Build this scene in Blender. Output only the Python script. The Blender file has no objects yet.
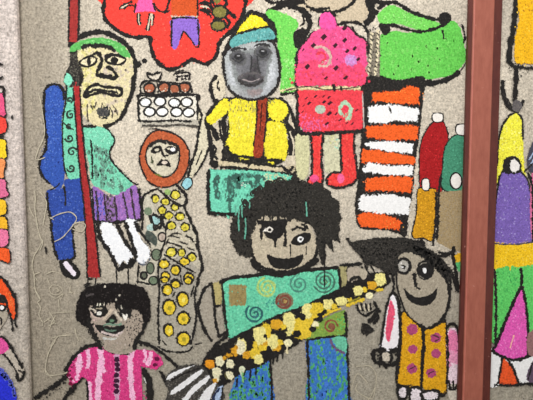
import bpy, math, random
from mathutils import Vector, Matrix, geometry
random.seed(7)
S = bpy.context.scene
col = S.collection
S.view_settings.view_transform = 'Standard'
S.view_settings.look = 'None'

# ------------------------------------------------------------------ camera
F_PX, W, H = 430.0, 533.0, 400.0
DIST = 2.15
cam_d = bpy.data.cameras.new('camera'); cam = bpy.data.objects.new('camera', cam_d); col.objects.link(cam)
cam_d.sensor_width = 36.0; cam_d.lens = F_PX * 36.0 / W
PITCH, ROLL = math.radians(2.9), math.radians(0.29)
CAM_POS = Vector((0, -DIST, 1.46))
CAM_ROT = (Matrix.Rotation(math.radians(90) - PITCH, 3, 'X') @ Matrix.Rotation(-ROLL, 3, 'Z'))
cam.matrix_world = Matrix.Translation(CAM_POS) @ CAM_ROT.to_4x4()
S.camera = cam

def wall_point(px, py, y=0.0):
    """place on the vertical wall plane (at depth y) for a spot measured on the photograph"""
    d = CAM_ROT @ Vector(((px - W/2) / F_PX, (H/2 - py) / F_PX, -1.0))
    return CAM_POS + d * ((y - CAM_POS.y) / d.y)

# ------------------------------------------------------------------ materials
def lin(c):
    return tuple(((v/255)/12.92 if v/255 <= .04045 else ((v/255+.055)/1.055)**2.4) for v in c)

def nodes(name):
    m = bpy.data.materials.new(name); m.use_nodes = True
    nt = m.node_tree
    b = nt.nodes['Principled BSDF']
    b.inputs['Roughness'].default_value = .8
    b.inputs['Specular IOR Level'].default_value = .15
    return m, nt, b

def noise(nt, pos, scale, detail=3, rough=.6):
    n = nt.nodes.new('ShaderNodeTexNoise'); n.inputs['Scale'].default_value = scale
    n.inputs['Detail'].default_value = detail; n.inputs['Roughness'].default_value = rough
    nt.links.new(pos, n.inputs['Vector']); return n.outputs['Fac']

def ramp(nt, fac, stops):
    r = nt.nodes.new('ShaderNodeValToRGB'); e = r.color_ramp.elements
    while len(e) < len(stops): e.new(.5)
    for k, (p, c) in zip(e, stops):
        k.position = p; k.color = (*c, 1) if len(c) == 3 else c
    nt.links.new(fac, r.inputs['Fac']); return r.outputs['Color']

def mix(nt, fac, a, b, mode='MIX'):
    m = nt.nodes.new('ShaderNodeMix'); m.data_type = 'RGBA'; m.blend_type = mode
    for s, v in ((m.inputs['Factor'], fac), (m.inputs['A'], a), (m.inputs['B'], b)):
        if hasattr(v, 'is_linked'): nt.links.new(v, s)
        elif isinstance(v, (int, float)): s.default_value = v
        else: s.default_value = (*v, 1)
    return m.outputs['Result']

def maprange(nt, v, a, b, c=0, d=1):
    m = nt.nodes.new('ShaderNodeMapRange')
    m.inputs['From Min'].default_value = a; m.inputs['From Max'].default_value = b
    m.inputs['To Min'].default_value = c; m.inputs['To Max'].default_value = d
    nt.links.new(v, m.inputs['Value']); return m.outputs['Result']

def bump(nt, b, h, strength, dist):
    n = nt.nodes.new('ShaderNodeBump'); n.inputs['Strength'].default_value = strength
    n.inputs['Distance'].default_value = dist
    nt.links.new(h, n.inputs['Height']); nt.links.new(n.outputs['Normal'], b.inputs['Normal'])

def gvec(nt):
    g = nt.nodes.new('ShaderNodeNewGeometry'); return g.outputs['Position']

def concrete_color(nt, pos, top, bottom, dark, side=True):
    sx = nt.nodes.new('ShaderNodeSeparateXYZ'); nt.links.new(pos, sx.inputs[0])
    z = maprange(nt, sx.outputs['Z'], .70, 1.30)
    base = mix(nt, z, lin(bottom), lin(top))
    base = mix(nt, maprange(nt, sx.outputs['X'], -.72, -1.10, 0, .92), base, lin(dark)) if side else base  # darkens to the left: mostly the pilaster's soft shade put into the colour
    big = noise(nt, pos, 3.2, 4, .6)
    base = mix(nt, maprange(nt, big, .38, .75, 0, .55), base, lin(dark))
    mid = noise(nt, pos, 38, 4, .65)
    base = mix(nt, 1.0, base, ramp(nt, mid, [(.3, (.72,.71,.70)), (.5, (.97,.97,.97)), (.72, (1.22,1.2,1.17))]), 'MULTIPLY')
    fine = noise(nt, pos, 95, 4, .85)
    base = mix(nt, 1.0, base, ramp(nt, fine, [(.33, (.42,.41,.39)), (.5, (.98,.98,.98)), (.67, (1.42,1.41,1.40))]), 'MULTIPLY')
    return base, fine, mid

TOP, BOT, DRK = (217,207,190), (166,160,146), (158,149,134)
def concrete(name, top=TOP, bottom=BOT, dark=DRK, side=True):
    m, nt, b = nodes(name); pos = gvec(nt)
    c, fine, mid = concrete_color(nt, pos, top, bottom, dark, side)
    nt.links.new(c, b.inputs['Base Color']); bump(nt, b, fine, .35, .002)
    return m

_pm = {}
def paint(c, wear=.12):
    """brushed wall paint: blotchy tone, the concrete grain showing through where it is thin"""
    key = (tuple(c), wear)
    if key in _pm: return _pm[key]
    m, nt, b = nodes('paint'); pos = gvec(nt)
    lc = lin(c)
    mx = max(lc)
    white = min(lc) > .75
    k = .93 if white else .82
    dk = tuple(v*k for v in lc); lt = tuple(min(.97, v*1.12 + .006) for v in lc)
    n1 = noise(nt, pos, 60, 5, .75)
    base = ramp(nt, n1, [(.32, dk), (.5, lc), (.68, lt)])
    fine = noise(nt, pos, 120, 3, .8)
    d0 = .93 if white else .72
    base = mix(nt, 1.0, base, ramp(nt, fine, [(.34, (d0,)*3), (.5, (1,1,1)), (.66, (1.14,1.14,1.14) if not white else (1.02,)*3)]), 'MULTIPLY')
    th = .72 - .36*wear
    grain = noise(nt, pos, 150, 5, .85)
    mask = maprange(nt, grain, th - .06, th + .10, 0, .6 if mx > .1 else .55)
    base = mix(nt, mask, base, lin((176,166,150)) if mx > .1 else lin((150,142,128)))
    nt.links.new(base, b.inputs['Base Color']); bump(nt, b, fine, .3, .0015)
    return m

# ------------------------------------------------------------------ painted shapes
TL = [0, 0, 1.0]
def t(x0, y0, w): TL[0], TL[1], TL[2] = x0, y0, w/533.0
def px(): t(0, 0, 533)
DEPTH = [0.0]
LAYER = [0]
K = (35,33,32)

def pts_of(s):
    out = []
    for p in s.split():
        u, v = p.split(','); out.append((TL[0] + float(u)*TL[2], TL[1] + float(v)*TL[2]))
    return out

def smooth(P, closed, step=1.0):
    n = len(P); out = []
    rng = range(n if closed else n-1)
    for i in rng:
        if closed: p0, p1, p2, p3 = P[i-1], P[i], P[(i+1) % n], P[(i+2) % n]
        else: p0, p1, p2, p3 = P[max(i-1, 0)], P[i], P[i+1], P[min(i+2, n-1)]
        L = math.dist(p1, p2); k = max(1, int(L/step))
        for j in range(k):
            a = j/k; a2, a3 = a*a, a*a*a
            out.append(tuple(.5*((2*p1[q]) + (-p0[q]+p2[q])*a + (2*p0[q]-5*p1[q]+4*p2[q]-p3[q])*a2 + (-p0[q]+3*p1[q]-3*p2[q]+p3[q])*a3) for q in (0, 1)))
    if not closed: out.append(P[-1])
    return out

def straight(P, closed, step=1.0):
    n = len(P); out = []
    for i in range(n if closed else n-1):
        a, b = P[i], P[(i+1) % n]; k = max(1, int(math.dist(a, b)/step))
        out += [(a[0]+(b[0]-a[0])*j/k, a[1]+(b[1]-a[1])*j/k) for j in range(k)]
    if not closed: out.append(P[-1])
    return out

def inside(p, P):
    x, y = p; c = False; j = len(P)-1
    for i in range(len(P)):
        if (P[i][1] > y) != (P[j][1] > y) and x < (P[j][0]-P[i][0])*(y-P[i][1])/(P[j][1]-P[i][1]) + P[i][0]: c = not c
        j = i
    return c

class Part:
    def __init__(s, name, parent=None):
        s.name, s.parent = name, parent; s.v = []; s.f = []; s.mi = []; s.mats = []
    def mat(s, c, wear):
        m = paint(c, wear)
        if m not in s.mats: s.mats.append(m)
        return s.mats.index(m)
    def layer(s):
        LAYER[0] += 1; return DEPTH[0] - .0004 - LAYER[0]*3.0e-6
    def put(s, P, faces, m, y):
        b = len(s.v); s.v += [wall_point(a, c, y) for a, c in P]
        for f in faces: s.f.append([b+i for i in f]); s.mi.append(m)
    def region(s, P, m, y):
        V, E, Fc = [Vector(p) for p in P], [], [list(range(len(P)))]
        r = geometry.delaunay_2d_cdt(V, E, Fc, 1, 1e-4)
        s.put([tuple(v) for v in r[0]], r[2], m, y)
    # F: filled patch
    def F(s, c, pts, sharp=0, rough=.45, wear=.12, o=0, oc=K):
        P0 = pts_of(pts) if isinstance(pts, str) else pts
        P = (straight if sharp else smooth)(P0, True, .9)
        Q = [(a + random.uniform(-1, 1)*rough, b + random.uniform(-1, 1)*rough) for a, b in P]
        m = s.mat(c, wear); s.region(Q, m, s.layer())
        if rough > .25: s.crumbs(Q, m, .45, .9*min(1, rough*1.6))
        if o: s.stroke(P0, o, oc, True, .5, .2, sharp)
        return s
    # loose crumbs of paint along a rough edge
    def crumbs(s, P, m, prob, spread):
        y = s.layer()
        for a, b in P:
            if random.random() > prob: continue
            a += random.uniform(-1, 1)*spread; b += random.uniform(-1, 1)*spread; r = random.uniform(.22, .62); t0 = random.uniform(0, 6)
            s.put([(a + r*random.uniform(.6, 1.2)*math.cos(t0+i*math.tau/5), b + r*random.uniform(.6, 1.2)*math.sin(t0+i*math.tau/5)) for i in range(5)], [list(range(5))], m, y)
    # G: patch whose tone shifts from rim to middle
    def G(s, c0, c1, pts, steps=5, wear=.08, to=.25):
        P = pts_of(pts); cx = sum(p[0] for p in P)/len(P); cy = sum(p[1] for p in P)/len(P)
        for k in range(steps):
            f = k/max(1, steps-1); z = 1 - (1-to)*f
            c = tuple(round((c0[i]+(c1[i]-c0[i])*(k+1)/steps)/4)*4 for i in range(3))
            s.F(c, [(cx+(a-cx)*z, cy+(b-cy)*z) for a, b in P], rough=1.3, wear=wear)
        return s
    # S: brush stroke
    def S(s, w, pts, c=K, closed=False, rough=.7, wear=.2, sharp=0):
        return s.stroke(pts_of(pts), w, c, closed, rough, wear, sharp)
    def stroke(s, P0, w, c, closed, rough, wear, sharp=0):
        P = (straight if sharp else smooth)(P0, closed, .9)
        if closed: P = P + [P[0]]
        n = len(P); L, R = [], []
        wob = random.uniform(0, 9)
        for i, p in enumerate(P):
            a, b = P[max(i-1, 0)], P[min(i+1, n-1)]
            if closed and i in (0, n-1): a, b = P[-2], P[1]
            dx, dy = b[0]-a[0], b[1]-a[1]; l = math.hypot(dx, dy) or 1
            nx, ny = -dy/l, dx/l
            h = w/2*(1 + .18*math.sin(i*.45+wob))
            if not closed and n > 4: h *= min(1, .55 + .45*min(i, n-1-i)/2)
            j1, j2 = random.uniform(-1, 1)*rough, random.uniform(-1, 1)*rough
            L.append((p[0]+nx*(h+j1*min(1, w/2.5)), p[1]+ny*(h+j1*min(1, w/2.5)))); R.append((p[0]-nx*(h+j2*min(1, w/2.5)), p[1]-ny*(h+j2*min(1, w/2.5))))
        y = s.layer(); m = s.mat(c, wear)
        s.put(L+R, [[i, i+1, n+i+1, n+i] for i in range(n-1)], m, y)
        if w > 1.5: s.crumbs(L, m, .4, .8); s.crumbs(R, m, .4, .8)
        return s
    # D: dab (ellipse)
    def D(s, c, u, v, ru, rv=None, o=0, wear=.1, rough=.3):
        rv = rv or ru; k = TL[2]
        P = [(TL[0]+(u+ru*math.cos(a))*k, TL[1]+(v+rv*math.sin(a))*k) for a in [i*math.tau/10 for i in range(10)]]
        s.F(c, P, rough=rough, wear=wear)
        if o: s.stroke(P, o, K, True, .35, .15)
        return s
    # M: scattered dabs inside a patch
    def M(s, c, pts, n, size=1.0, asp=1.0, wear=.1):
        P = smooth(pts_of(pts), True, 3); xs = [p[0] for p in P]; ys = [p[1] for p in P]
        m = s.mat(c, wear); y = s.layer(); k = 0
        for _ in range(n*12):
            if k >= n: break
            q = (random.uniform(min(xs), max(xs)), random.uniform(min(ys), max(ys)))
            if not inside(q, P): continue
            k += 1; r = size*random.uniform(.5, 1.2); a0 = random.uniform(0, 6)
            s.put([(q[0]+r*math.cos(a0+i*math.tau/6)*random.uniform(.6, 1.1), q[1]+asp*r*math.sin(a0+i*math.tau/6)*random.uniform(.6, 1.1)) for i in range(6)], [list(range(6))], m, y)
        return s
    # C: curl
    def C(s, w, u, v, r, c=K, turns=2.0, a0=0.0, wear=.25):
        k = TL[2]; n = int(turns*9)
        P = [(TL[0]+(u+r*(i/n)*math.cos(a0+i*math.tau/9))*k, TL[1]+(v+r*(i/n)*math.sin(a0+i*math.tau/9))*k) for i in range(1, n+1)]
        return s.stroke(P, w, c, False, .3, wear)
    def build(s):
        me = bpy.data.meshes.new(s.name)
        off = Vector((0, 0, 0)); q = s.parent
        while q is not None: off += q.location; q = q.parent
        org = Vector((0, 0, 0))
        if s.parent is None:
            xs = [v.x for v in s.v]; zs = [v.z for v in s.v]
            org = Vector(((min(xs)+max(xs))/2, DEPTH[0], min(zs)))
        me.from_pydata([v - off - org for v in s.v], [], s.f)
        for m in s.mats: me.materials.append(m)
        me.polygons.foreach_set('material_index', s.mi); me.update()
        # every face looks out of the wall
        import bmesh
        bm = bmesh.new(); bm.from_mesh(me)
        bmesh.ops.reverse_faces(bm, faces=[f for f in bm.faces if f.normal.y > 0]); bm.to_mesh(me); bm.free()
        o = bpy.data.objects.new(s.name, me); col.objects.link(o); o.parent = s.parent
        if s.parent is None: o.location = org
        s.obj = o
        return o

def tag(o, label, cat, group=None):
    o['label'] = label; o['category'] = cat
    if group: o['group'] = group
    return o

def thing(name, label, cat, at, group=None):
    o = bpy.data.objects.new(name, None); col.objects.link(o)
    o.location = wall_point(at[0], at[1], DEPTH[0]); o.empty_display_size = .05
    return tag(o, label, cat, group)

PEOPLE = 'people painted on the concrete wall'
CREAM, BEIGE = (214,203,178), (190,178,156)
WHITE = (240,240,240)
TEAL = (118,205,172)

# ================================================================== red blob and the small figures in it
px()
P = Part('painted_heart')
P.F((232,66,56), "106,-12 104,8 106,19 114,27 125,34 137,36 148,37 151,46 153,56 161,66 172,69 184,64 192,59 206,64 215,55 219,40 232,28 243,12 247,-12")
P.S(4, "107,-8 103,9 106,20 114,28 125,35 137,37.5 149,37 151,46 154,57 162,66 172,69.5 185,64 192,59.5 206,64 216,56 220,42 233,29 243,14 247,-8")
P.M((244,110,92), "108,2 150,6 160,60 205,60 235,10", 60, .8)
tag(P.build(), 'big red heart-shaped blob outlined in black at the top edge', 'heart')

th = thing('painted_girl', 'tiny girl in a pink dress inside the red blob', 'painted person', (144, 27), PEOPLE)
t(95, 0, 80)
p = Part('dress', th); p.F((232,92,160), "285,10 300,-10 380,-10 385,25 405,80 340,74 262,86", sharp=1)
p.S(1.6, "270,20 262,86"); p.S(1.6, "385,20 405,75"); p.build()
for a in ("292,88 290,130 300,168", "372,88 362,140 350,205"):
    p = Part('leg', th); p.S(4, a); p.S(1.2, a, CREAM); p.build()
p = Part('leg', th); p.S(2, "395,95 385,150 382,175"); p.S(1.4, "380,90 378,170", CREAM); p.build()
p = Part('arm', th); p.S(2.6, "160,62 205,25 250,10"); p.S(2.2, "175,60 230,35 262,40"); p.S(1.2, "170,55 220,28", CREAM); p.build()
p = Part('arm', th); p.S(2, "388,20 420,65 460,82 500,70"); p.S(1.6, "470,75 490,20 505,0"); p.build()

th = thing('painted_dancer', 'small figure in orange top and violet trousers inside the red blob', 'painted person', (184, 48), PEOPLE)
t(165, 0, 80)
p = Part('top', th); p.F((203,82,38), "40,-40 215,-40 218,106 42,106", sharp=1); p.S(1.6, "216,-30 220,106"); p.build()
p = Part('belt', th); p.F(CREAM, "42,106 218,106 216,124 44,124", sharp=1, rough=.6, wear=.5); p.build()
p = Part('trousers', th); p.F((140,104,200), "46,128 216,124 222,285 196,300 172,262 124,205 98,270 76,325 50,318 44,220")
p.S(1.8, "44,122 130,118 216,122"); p.S(1.8, "218,130 226,300 200,310"); p.S(1.8, "45,130 42,310"); p.S(1.5, "124,205 172,262 200,304"); p.S(1.5,"124,205 100,265"); p.build()
p = Part('hand', th); p.S(2, "225,30 260,10 300,25 310,50"); p.S(2, "225,70 270,60 300,80 280,105"); p.S(1.3, "235,40 290,45", CREAM); p.build()
p = Part('hand', th); p.S(2, "30,-10 20,40 0,75 -20,80"); p.build()

P = Part('painted_flower')
P.D(K, 365, 80, 58, 50, wear=.3, rough=.8); P.D(K, 356, 168, 56, 42, wear=.3, rough=.8)
P.S(3.4, "235,20 275,28 310,55 340,70"); P.S(3, "230,60 280,80 310,120"); P.S(3, "300,-10 325,30 350,60"); P.S(3, "380,-20 410,20 385,60"); P.S(4, "400,60 440,95 475,118"); P.S(3, "400,110 430,150 410,190"); P.S(3,"345,110 330,140 340,170")
for a in ((365,80,44,36), (356,170,44,27), (350,2,24,22)): P.D((124,116,58), *a, wear=.25, rough=.7)
P.S(1.6, "240,42 290,50", CREAM); P.M((150,140,78), "330,60 400,60 400,100 330,100", 14, .8)
tag(P.build(), 'olive green flower with black stems beside the violet trousers', 'flower')

# ================================================================== black marks and cream shape at the top middle
px()
P = Part('painted_bowl')
P.F((200,184,158), "312,-8 372,-8 368,14 360,24 346,22 336,24 332,14 316,12 300,8 298,-8", wear=.3)
P.S(3, "264,-2 276,3 290,0 304,2"); P.S(5, "286,4 302,10 311,18"); P.S(3.2, "306,6 322,12 338,11 350,5 358,-4"); P.S(2.6, "310,10 330,8")
P.S(5, "302,10 310,24 304,36 298,46"); P.S(7, "296,34 297,46"); P.S(2, "302,14 304,22 300,26")
P.S(4, "332,13 336,24 338,30"); P.S(3, "336,25 350,22 362,25 368,33 368,50"); P.S(7, "366,-4 372,8 370,20 364,24")
P.S(2.4, "352,26 356,34 366,40"); P.S(3, "344,24 348,32")
P.S(4, "366,6 378,2 390,4"); P.S(6, "378,-4 370,6 378,14")
P.M(K, "262,-4 304,-4 304,12 280,8", 70, 1.3)
tag(P.build(), 'cream bowl shape ringed by loose black brushwork above the pink spotted creature', 'bowl')

# ================================================================== green leaf behind the grey face
t(205, 5, 100)
P = Part('painted_leaf')
P.S(5, "330,40 420,0 533,-20"); P.S(3, "335,25 400,10")
P.F((112,206,88), "320,50 350,25 420,45 480,75 498,110 478,150 488,230 502,300 495,400 488,455 405,470 405,380 395,280 380,180 350,90")
P.M((160,228,132), "400,300 495,300 490,450 410,460", 90, 1.0, 1.6)
P.M((150,222,110), "340,50 480,80 480,280 400,280", 60, .8, 1.6)
P.F(K, "472,150 500,130 530,125 535,200 510,228 478,222", wear=.25)
P.S(2.5, "400,478 450,470 500,470")
tag(P.build(), 'bright green leaf rising between the grey face and pink creature', 'leaf')

# ================================================================== folded green leaf at the right
t(370, 0, 100)
th = thing('painted_leaf', 'large folded green leaf reaching to the red steel post', 'leaf', (420, 80))
p = Part('lower_blade', th)
p.F((104,200,84), "50,200 120,165 200,175 260,165 370,150 420,115 460,120 490,180 510,290 505,330 440,395 330,420 160,425 60,415 45,320")
p.M((122,210,98), "60,210 420,180 480,320 300,400 60,400", 90, 1.7, 1.5); p.M((92,186,74), "380,120 450,140 490,320 400,390", 70, .9, 2)
p.S(4, "0,420 60,415 130,440 220,445 330,430"); p.S(5, "250,450 330,445 420,420 480,380"); p.S(2, "490,130 505,190 500,230"); p.S(1.3, "510,260 512,330 480,380"); p.S(1.8, "385,160 395,210"); p.build()
p = Part('upper_fold', th)
p.F((118,208,92), "40,85 80,40 130,30 200,65 290,95 350,115 380,140 330,165 260,160 200,140 130,125 60,125")
p.M((160,226,130), "60,80 120,45 300,110 260,150 80,120", 60, .8)
p.S(3.5, "40,50 80,20 130,12 170,30 220,62 290,88 360,105 420,95"); p.S(3.2, "50,135 120,135 190,155 260,168 330,158 400,130")
p.F(K, "370,80 400,65 430,80 432,110 400,135 372,125", wear=.25); p.F(K, "48,130 100,130 108,160 80,190 55,160", wear=.25); p.build()

# rope
P = Part('painted_rope')
px()
P.F((120,112,98), "369,32 380,32 380,82 366,82", sharp=1, wear=.5); P.M(K, "369,30 382,30 380,84 366,84", 90, .9)
P.S(2.2, "371.5,32 370.5,55 368,76", (222,210,178)); P.S(2.2, "378,30 377.5,55 375,76", (222,210,178))
for i in range(9): P.stroke([(370.5-i*.35, 34+i*4.6), (373-i*.35, 36.5+i*4.6)], 1, K, False, .2, .1); P.stroke([(377-i*.3, 33+i*4.6), (379-i*.3, 35.5+i*4.6)], 1, K, False, .2, .1)
tag(P.build(), 'twisted cream rope hanging between pink creature and green leaf', 'rope')

# ================================================================== striped barrel
px()
P = Part('painted_barrel')
P.F(K, "358,82 372,76 400,80 424,77 423,100 420,130 415,165 413,190 409,212 406,236 399,234 385,230 364,229 357,224 355,205 359,170 361,140 363,110", wear=.3, rough=.8)
OR, WH = (240,98,38), (240,240,240)
t(345, 75, 120)
for c, q in ((OR, "120,82 160,75 240,70 285,48 332,58 330,130 240,125 122,116"), (WH, "104,140 200,130 328,150 325,206 215,205 182,216 104,210"),
             (OR, "94,230 200,220 322,226 320,286 200,290 94,276"), (WH, "92,300 180,294 302,306 300,346 200,340 92,318"), (OR, "78,330 150,335 312,366 306,398 180,392 72,386")):
    P.F(c, q, sharp=1, rough=1.3, wear=.05)
t(345, 155, 120)
for c, q in ((WH, "78,60 110,35 160,45 302,50 296,90 200,90 88,76"), (OR, "98,105 200,95 302,100 296,166 200,160 92,156"),
             (WH, "68,180 200,175 292,195 280,262 150,260 58,242"), (OR, "60,266 110,255 200,270 252,300 240,330 150,326 75,316 54,296")):
    P.F(c, q, sharp=1, rough=1.3, wear=.05)
P.M((250,130,70), "100,105 300,100 296,166 92,156", 25, .8); P.M((250,180,90), "60,266 250,290 240,330 75,316", 8, .7)
P.S(1.4, "298,280 286,370", CREAM)
t(345, 75, 120); P.M((252,150,70), "120,82 330,60 330,130 122,116", 30, .8); P.S(1.6,"195,140 205,170", wear=.3)
tag(P.build(), 'tall barrel with orange and white bands and black edges', 'barrel')

# ================================================================== bottles left of the post
def bottle(name, label, body, color, cap, extra=None, ow=2.6):
    th = thing(name, label, 'bottle', (body[0][0]+6, max(b[1] for b in body)), 'painted bottles with white tops')
    p = Part('body', th); p.F(color, body, wear=.1); p.stroke(body, ow, K, True, .5, .25); p.F(color, body, wear=.1, rough=.3)
    lo = tuple(int(v*.8) for v in color); hi = tuple(min(255, int(v*1.2+14)) for v in color)
    q = ' '.join(f'{a},{b}' for a, b in body); t(0, 0, 533)
    p.M(hi, q, 60, .7); p.M(lo, q, 60, .7)
    if extra: extra(p)
    p.build()
    c = Part('cap', th); c.F((238,232,222), cap, wear=.05); c.stroke(cap, 2.2, K, True, .5, .2); c.F((240,235,228), cap, wear=.05, rough=.2); c.build()
    return th
bottle('painted_bottle', 'dark red bottle with white cap beside the striped barrel', [(421,190),(420,165),(420.5,149),(424,136),(432,124),(441,121),(446,129),(447.5,142),(444,165),(441,192),(430,193)], (166,28,32), [(433.5,114),(442,114.5),(441.5,121),(434,121)])
def blob(p): t(345,155,120); p.D((236,232,226), 493,115,26,36,o=1.5)
bottle('painted_bottle', 'green bottle with white cap touching the steel post', [(444,189),(443.5,165),(445,150),(450,140),(458,135),(468,134),(476,142),(476,189)], (70,142,112), [(457,126),(464,124.5),(470,127),(470,134),(458,134)], blob)
bottle('painted_bottle', 'mustard bottle with small white cap under the red bottle', [(418.5,190),(427,189.5),(436,191),(435,211),(433,239),(423,237.5),(413,236),(417,213)], (206,148,28), [(423,180),(428.5,180),(428.5,189),(423,189)])
px()
P = Part('painted_rectangle'); P.F((160,138,98), "438,192 480,189 480,255 452,250 437,242", sharp=1, wear=.55); P.S(2.4, "436,192 436,215 433,246"); P.S(2.6,"441,176 439,192 437,240")
tag(P.build(), 'plain brownish rectangle under the green bottle', 'rectangle')
P = Part('painted_ribbon'); P.F((236,184,40), "455,255 476,250 476,263 455,263"); P.F((96,190,120), "456,263 476,263 476,285 460,272"); P.S(3.5, "454,246 453,256 455,268 458,290"); P.S(3, "438,252 448,254 455,250")
tag(P.build(), 'short yellow and green ribbon with black edge at the steel post', 'ribbon')

# ================================================================== staff, old man
# the man's back layers first
OM = thing('painted_man', 'old man in a green headband and blue coat beside the red staff', 'painted person', (85, 270), PEOPLE)
px()
p = Part('coat', OM)
p.F((52,86,172), "45,90 52,85.5 62,86 64.5,92.5 63.7,107 61.5,120 62,145 63.5,160 65,172 63,184 58,190 50,183 43,176 40,168 41.5,158 45.7,151 47,139 45.7,130 44.5,115 45,100")
p.M((88,122,200), "46,90 62,88 60,170 44,168 47,140", 120, .9); p.M((40,60,140), "46,90 62,88 60,180 42,172", 90, .8)
p.S(2.6, "64,100 62,88 54,84 46,88 44,98 44.5,120 46.5,138 45.5,150 41,158 39.5,168 43,177 50,184"); p.build()
p = Part('trousers', OM)
p.F((48,76,160), "47,191 63,188 65,180 80,177 84,190 87,218 79,221 73,226 72.5,240 74,257 58,259 53,245 51,222 47.5,205")
p.M((84,112,190), "50,195 82,185 84,216 72,224 72,255 58,255 52,220", 130, .9); p.M((36,56,128), "50,195 82,185 84,216 72,224 72,255 58,255 52,220", 90, .8)
p.S(2, "64,186 65.5,198 65,206"); p.S(2.6, "47,192 48,206 51,222 53,244 58,260"); p.S(2.4, "73,226 73,240 74.5,257 66,260"); p.S(1.5, "60,183 56,187 50,190"); p.build()
t(0, 240, 80)
p = Part('shoe', OM); p.F(K, "395,140 425,130 460,128 500,170 533,215 520,255 490,262 430,240 405,200", wear=.2); p.F((236,226,238), "424,150 446,142 480,186 506,222 494,242 458,208 430,174", wear=.05, rough=.3); p.S(2.4, "408,135 415,180 450,225 495,262"); p.S(2.4, "460,132 500,178 530,218 518,250"); p.build()
px()
p = Part('scarf', OM)
p.F(TEAL, "67.5,87 73.5,86 75,92 76,110 78,130 80,150 82,170 81,177 70,179 66,172 63.5,160 63,145 62,130 62,120 64,108 66,99")
for x, y, r in ((69.5,100,3.5),(70.5,115,4.5),(69,127,3),(69.5,138,4.5),(72,152,5),(71,168,4.5)): p.C(1.9, x, y, r, (44,56,50), 1.5, random.uniform(0, 6))
p.S(1.3, "63,122 68,127 74,130"); p.S(1.6, "66.5,90 65.5,104 63,118 62.5,140 64,165 67,176")
p.build()
p = Part('blouse', OM); t(0, 100, 140)
p.F(TEAL, "318,105 400,103 436,150 420,200 432,240 502,315 490,345 440,362 390,340 350,315 340,250 325,180", wear=.2)
p.M((100,150,130), "335,180 410,180 430,250 470,330 430,355 360,310", 80, 1.6, 1.8); p.M((106,148,132), "345,190 400,185 420,250 440,330 380,310", 60, 1.5, 1.8); p.M((150,225,195), "330,120 400,110 430,150 400,180 340,170", 50, 1); p.M((140,215,185), "400,280 440,260 490,320 440,350", 40, 1)
p.S(1.8, "300,105 340,98 395,102 436,150 418,198 432,240 502,312 528,322"); p.S(1.8, "345,150 350,200 352,300"); p.build()
p = Part('skirt', OM); t(80, 180, 80)
p.F((152,108,182), "78,60 100,45 160,88 190,118 240,102 300,72 350,38 385,55 402,200 396,266 300,272 200,282 100,277 84,180", rough=.6)
p.M((116,108,206), "100,90 160,110 165,260 110,260", 80, .9, 2); p.M((118,100,120), "165,120 225,110 230,270 180,272", 120, .9, 2); p.M((176,120,190), "250,110 390,60 395,250 260,260", 80, .8, 2)
for a in ("105,70 118,180 120,272", "160,95 172,200 178,275", "228,110 238,180 248,272", "285,85 305,170 322,268", "338,55 350,150 368,268"): p.S(2, a, (50,40,50), wear=.4)
p.S(3.2, "84,275 200,286 300,276 402,264 410,200 390,55"); p.S(1.6, "80,55 90,180 95,275"); p.build()
t(80, 230, 80)
for q, o, q2 in (("142,-45 228,-30 270,55 335,140 352,188 328,186 320,226 286,204 272,236 228,190 178,112 150,50", ("118,-60 125,20 150,80 195,140 240,235 250,262", "240,-50 300,75 356,150 372,195 335,240 290,252 245,262"), "300,130 328,135 335,180 300,190 275,215 240,185"),
             ("305,-60 372,-60 395,40 455,118 468,178 442,202 426,238 394,220 368,160 345,80", ("300,-50 340,60 365,150 375,190", "365,-60 400,10 470,95 485,150"), "400,100 440,110 455,170 430,215 400,205 380,150")):
    b = Part('boot', OM); b.F(K, q, rough=1.2, wear=.25)
    b.F((240,242,246), q, rough=1.1, wear=.02)
    for a in o: b.S(3.8, a, wear=.25, rough=.9)
    if '142,-45' in q: b.F(K, "262,250 276,222 288,206 300,222 318,228 330,190 350,186 368,200 340,235 300,250", sharp=1, rough=.5); b.S(2.6, "150,90 185,120 200,165", rough=.9)
    else: b.S(2, "430,235 420,200", (200,206,214)); b.S(1.6, "395,225 440,230 470,190", (90,96,110), wear=.4)
    b.build()
px()
b = Part('paint_drips', OM); b.S(1.4, "116,266 116.5,276 117,286"); b.S(1.4, "128,267 128.3,276 128.5,286"); b.S(1.2, "138.5,262 138,272 137.5,284"); b.build()

p = Part('head', OM)
p.F((218,206,164), "77,50 79,70 80,90 82,112 90,122 97,126 108,126 118,119 127,106 133,90 134,70 130,52 118,46 98,45", wear=.2)
p.M((226,216,146), "79,55 98,48 98,80 92,112 82,108", 60, 2.2, 1.2, .2); p.M((204,190,168), "106,50 130,52 133,90 112,120 104,100", 70, 2.4, 1, .2)
t(60, 26, 80); p.S(4, "490,190 502,260 498,330 482,400"); t(80, 80, 80)
p.S(4.2, "352,-20 352,60 312,175 270,258"); p.S(3, "275,255 200,300 150,305"); p.build()
hd = p.obj
t(60, 26, 80)
for q, pu in (("128,245 158,218 205,202 240,215 235,245 190,270 150,264", (192,236,14,28)), ("302,228 345,198 400,202 438,225 400,256 340,250", (362,230,26,24))):
    e = Part('eye', hd); e.F((226,214,178), q, wear=.1); e.stroke(pts_of(q), 2.2, K, True, .4, .2); e.D(K, *pu); e.build()
e = Part('brow', hd); e.S(3, "295,210 340,190 400,195 425,200"); e.S(2.6,"200,205 240,180 250,190"); e.build()
e = Part('nose', hd); e.S(3.4, "235,172 265,192 278,235 262,280 246,322 290,338 345,348 378,335 350,295 308,268"); e.S(3.6, "262,322 300,330 350,335"); e.D((206,190,170), 300, 300, 14, 20, wear=.4); e.build()
t(80, 80, 80)
e = Part('mouth', hd); q = "28,98 60,52 110,30 160,45 270,58 266,104 200,95 140,80 80,97 36,110"
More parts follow.
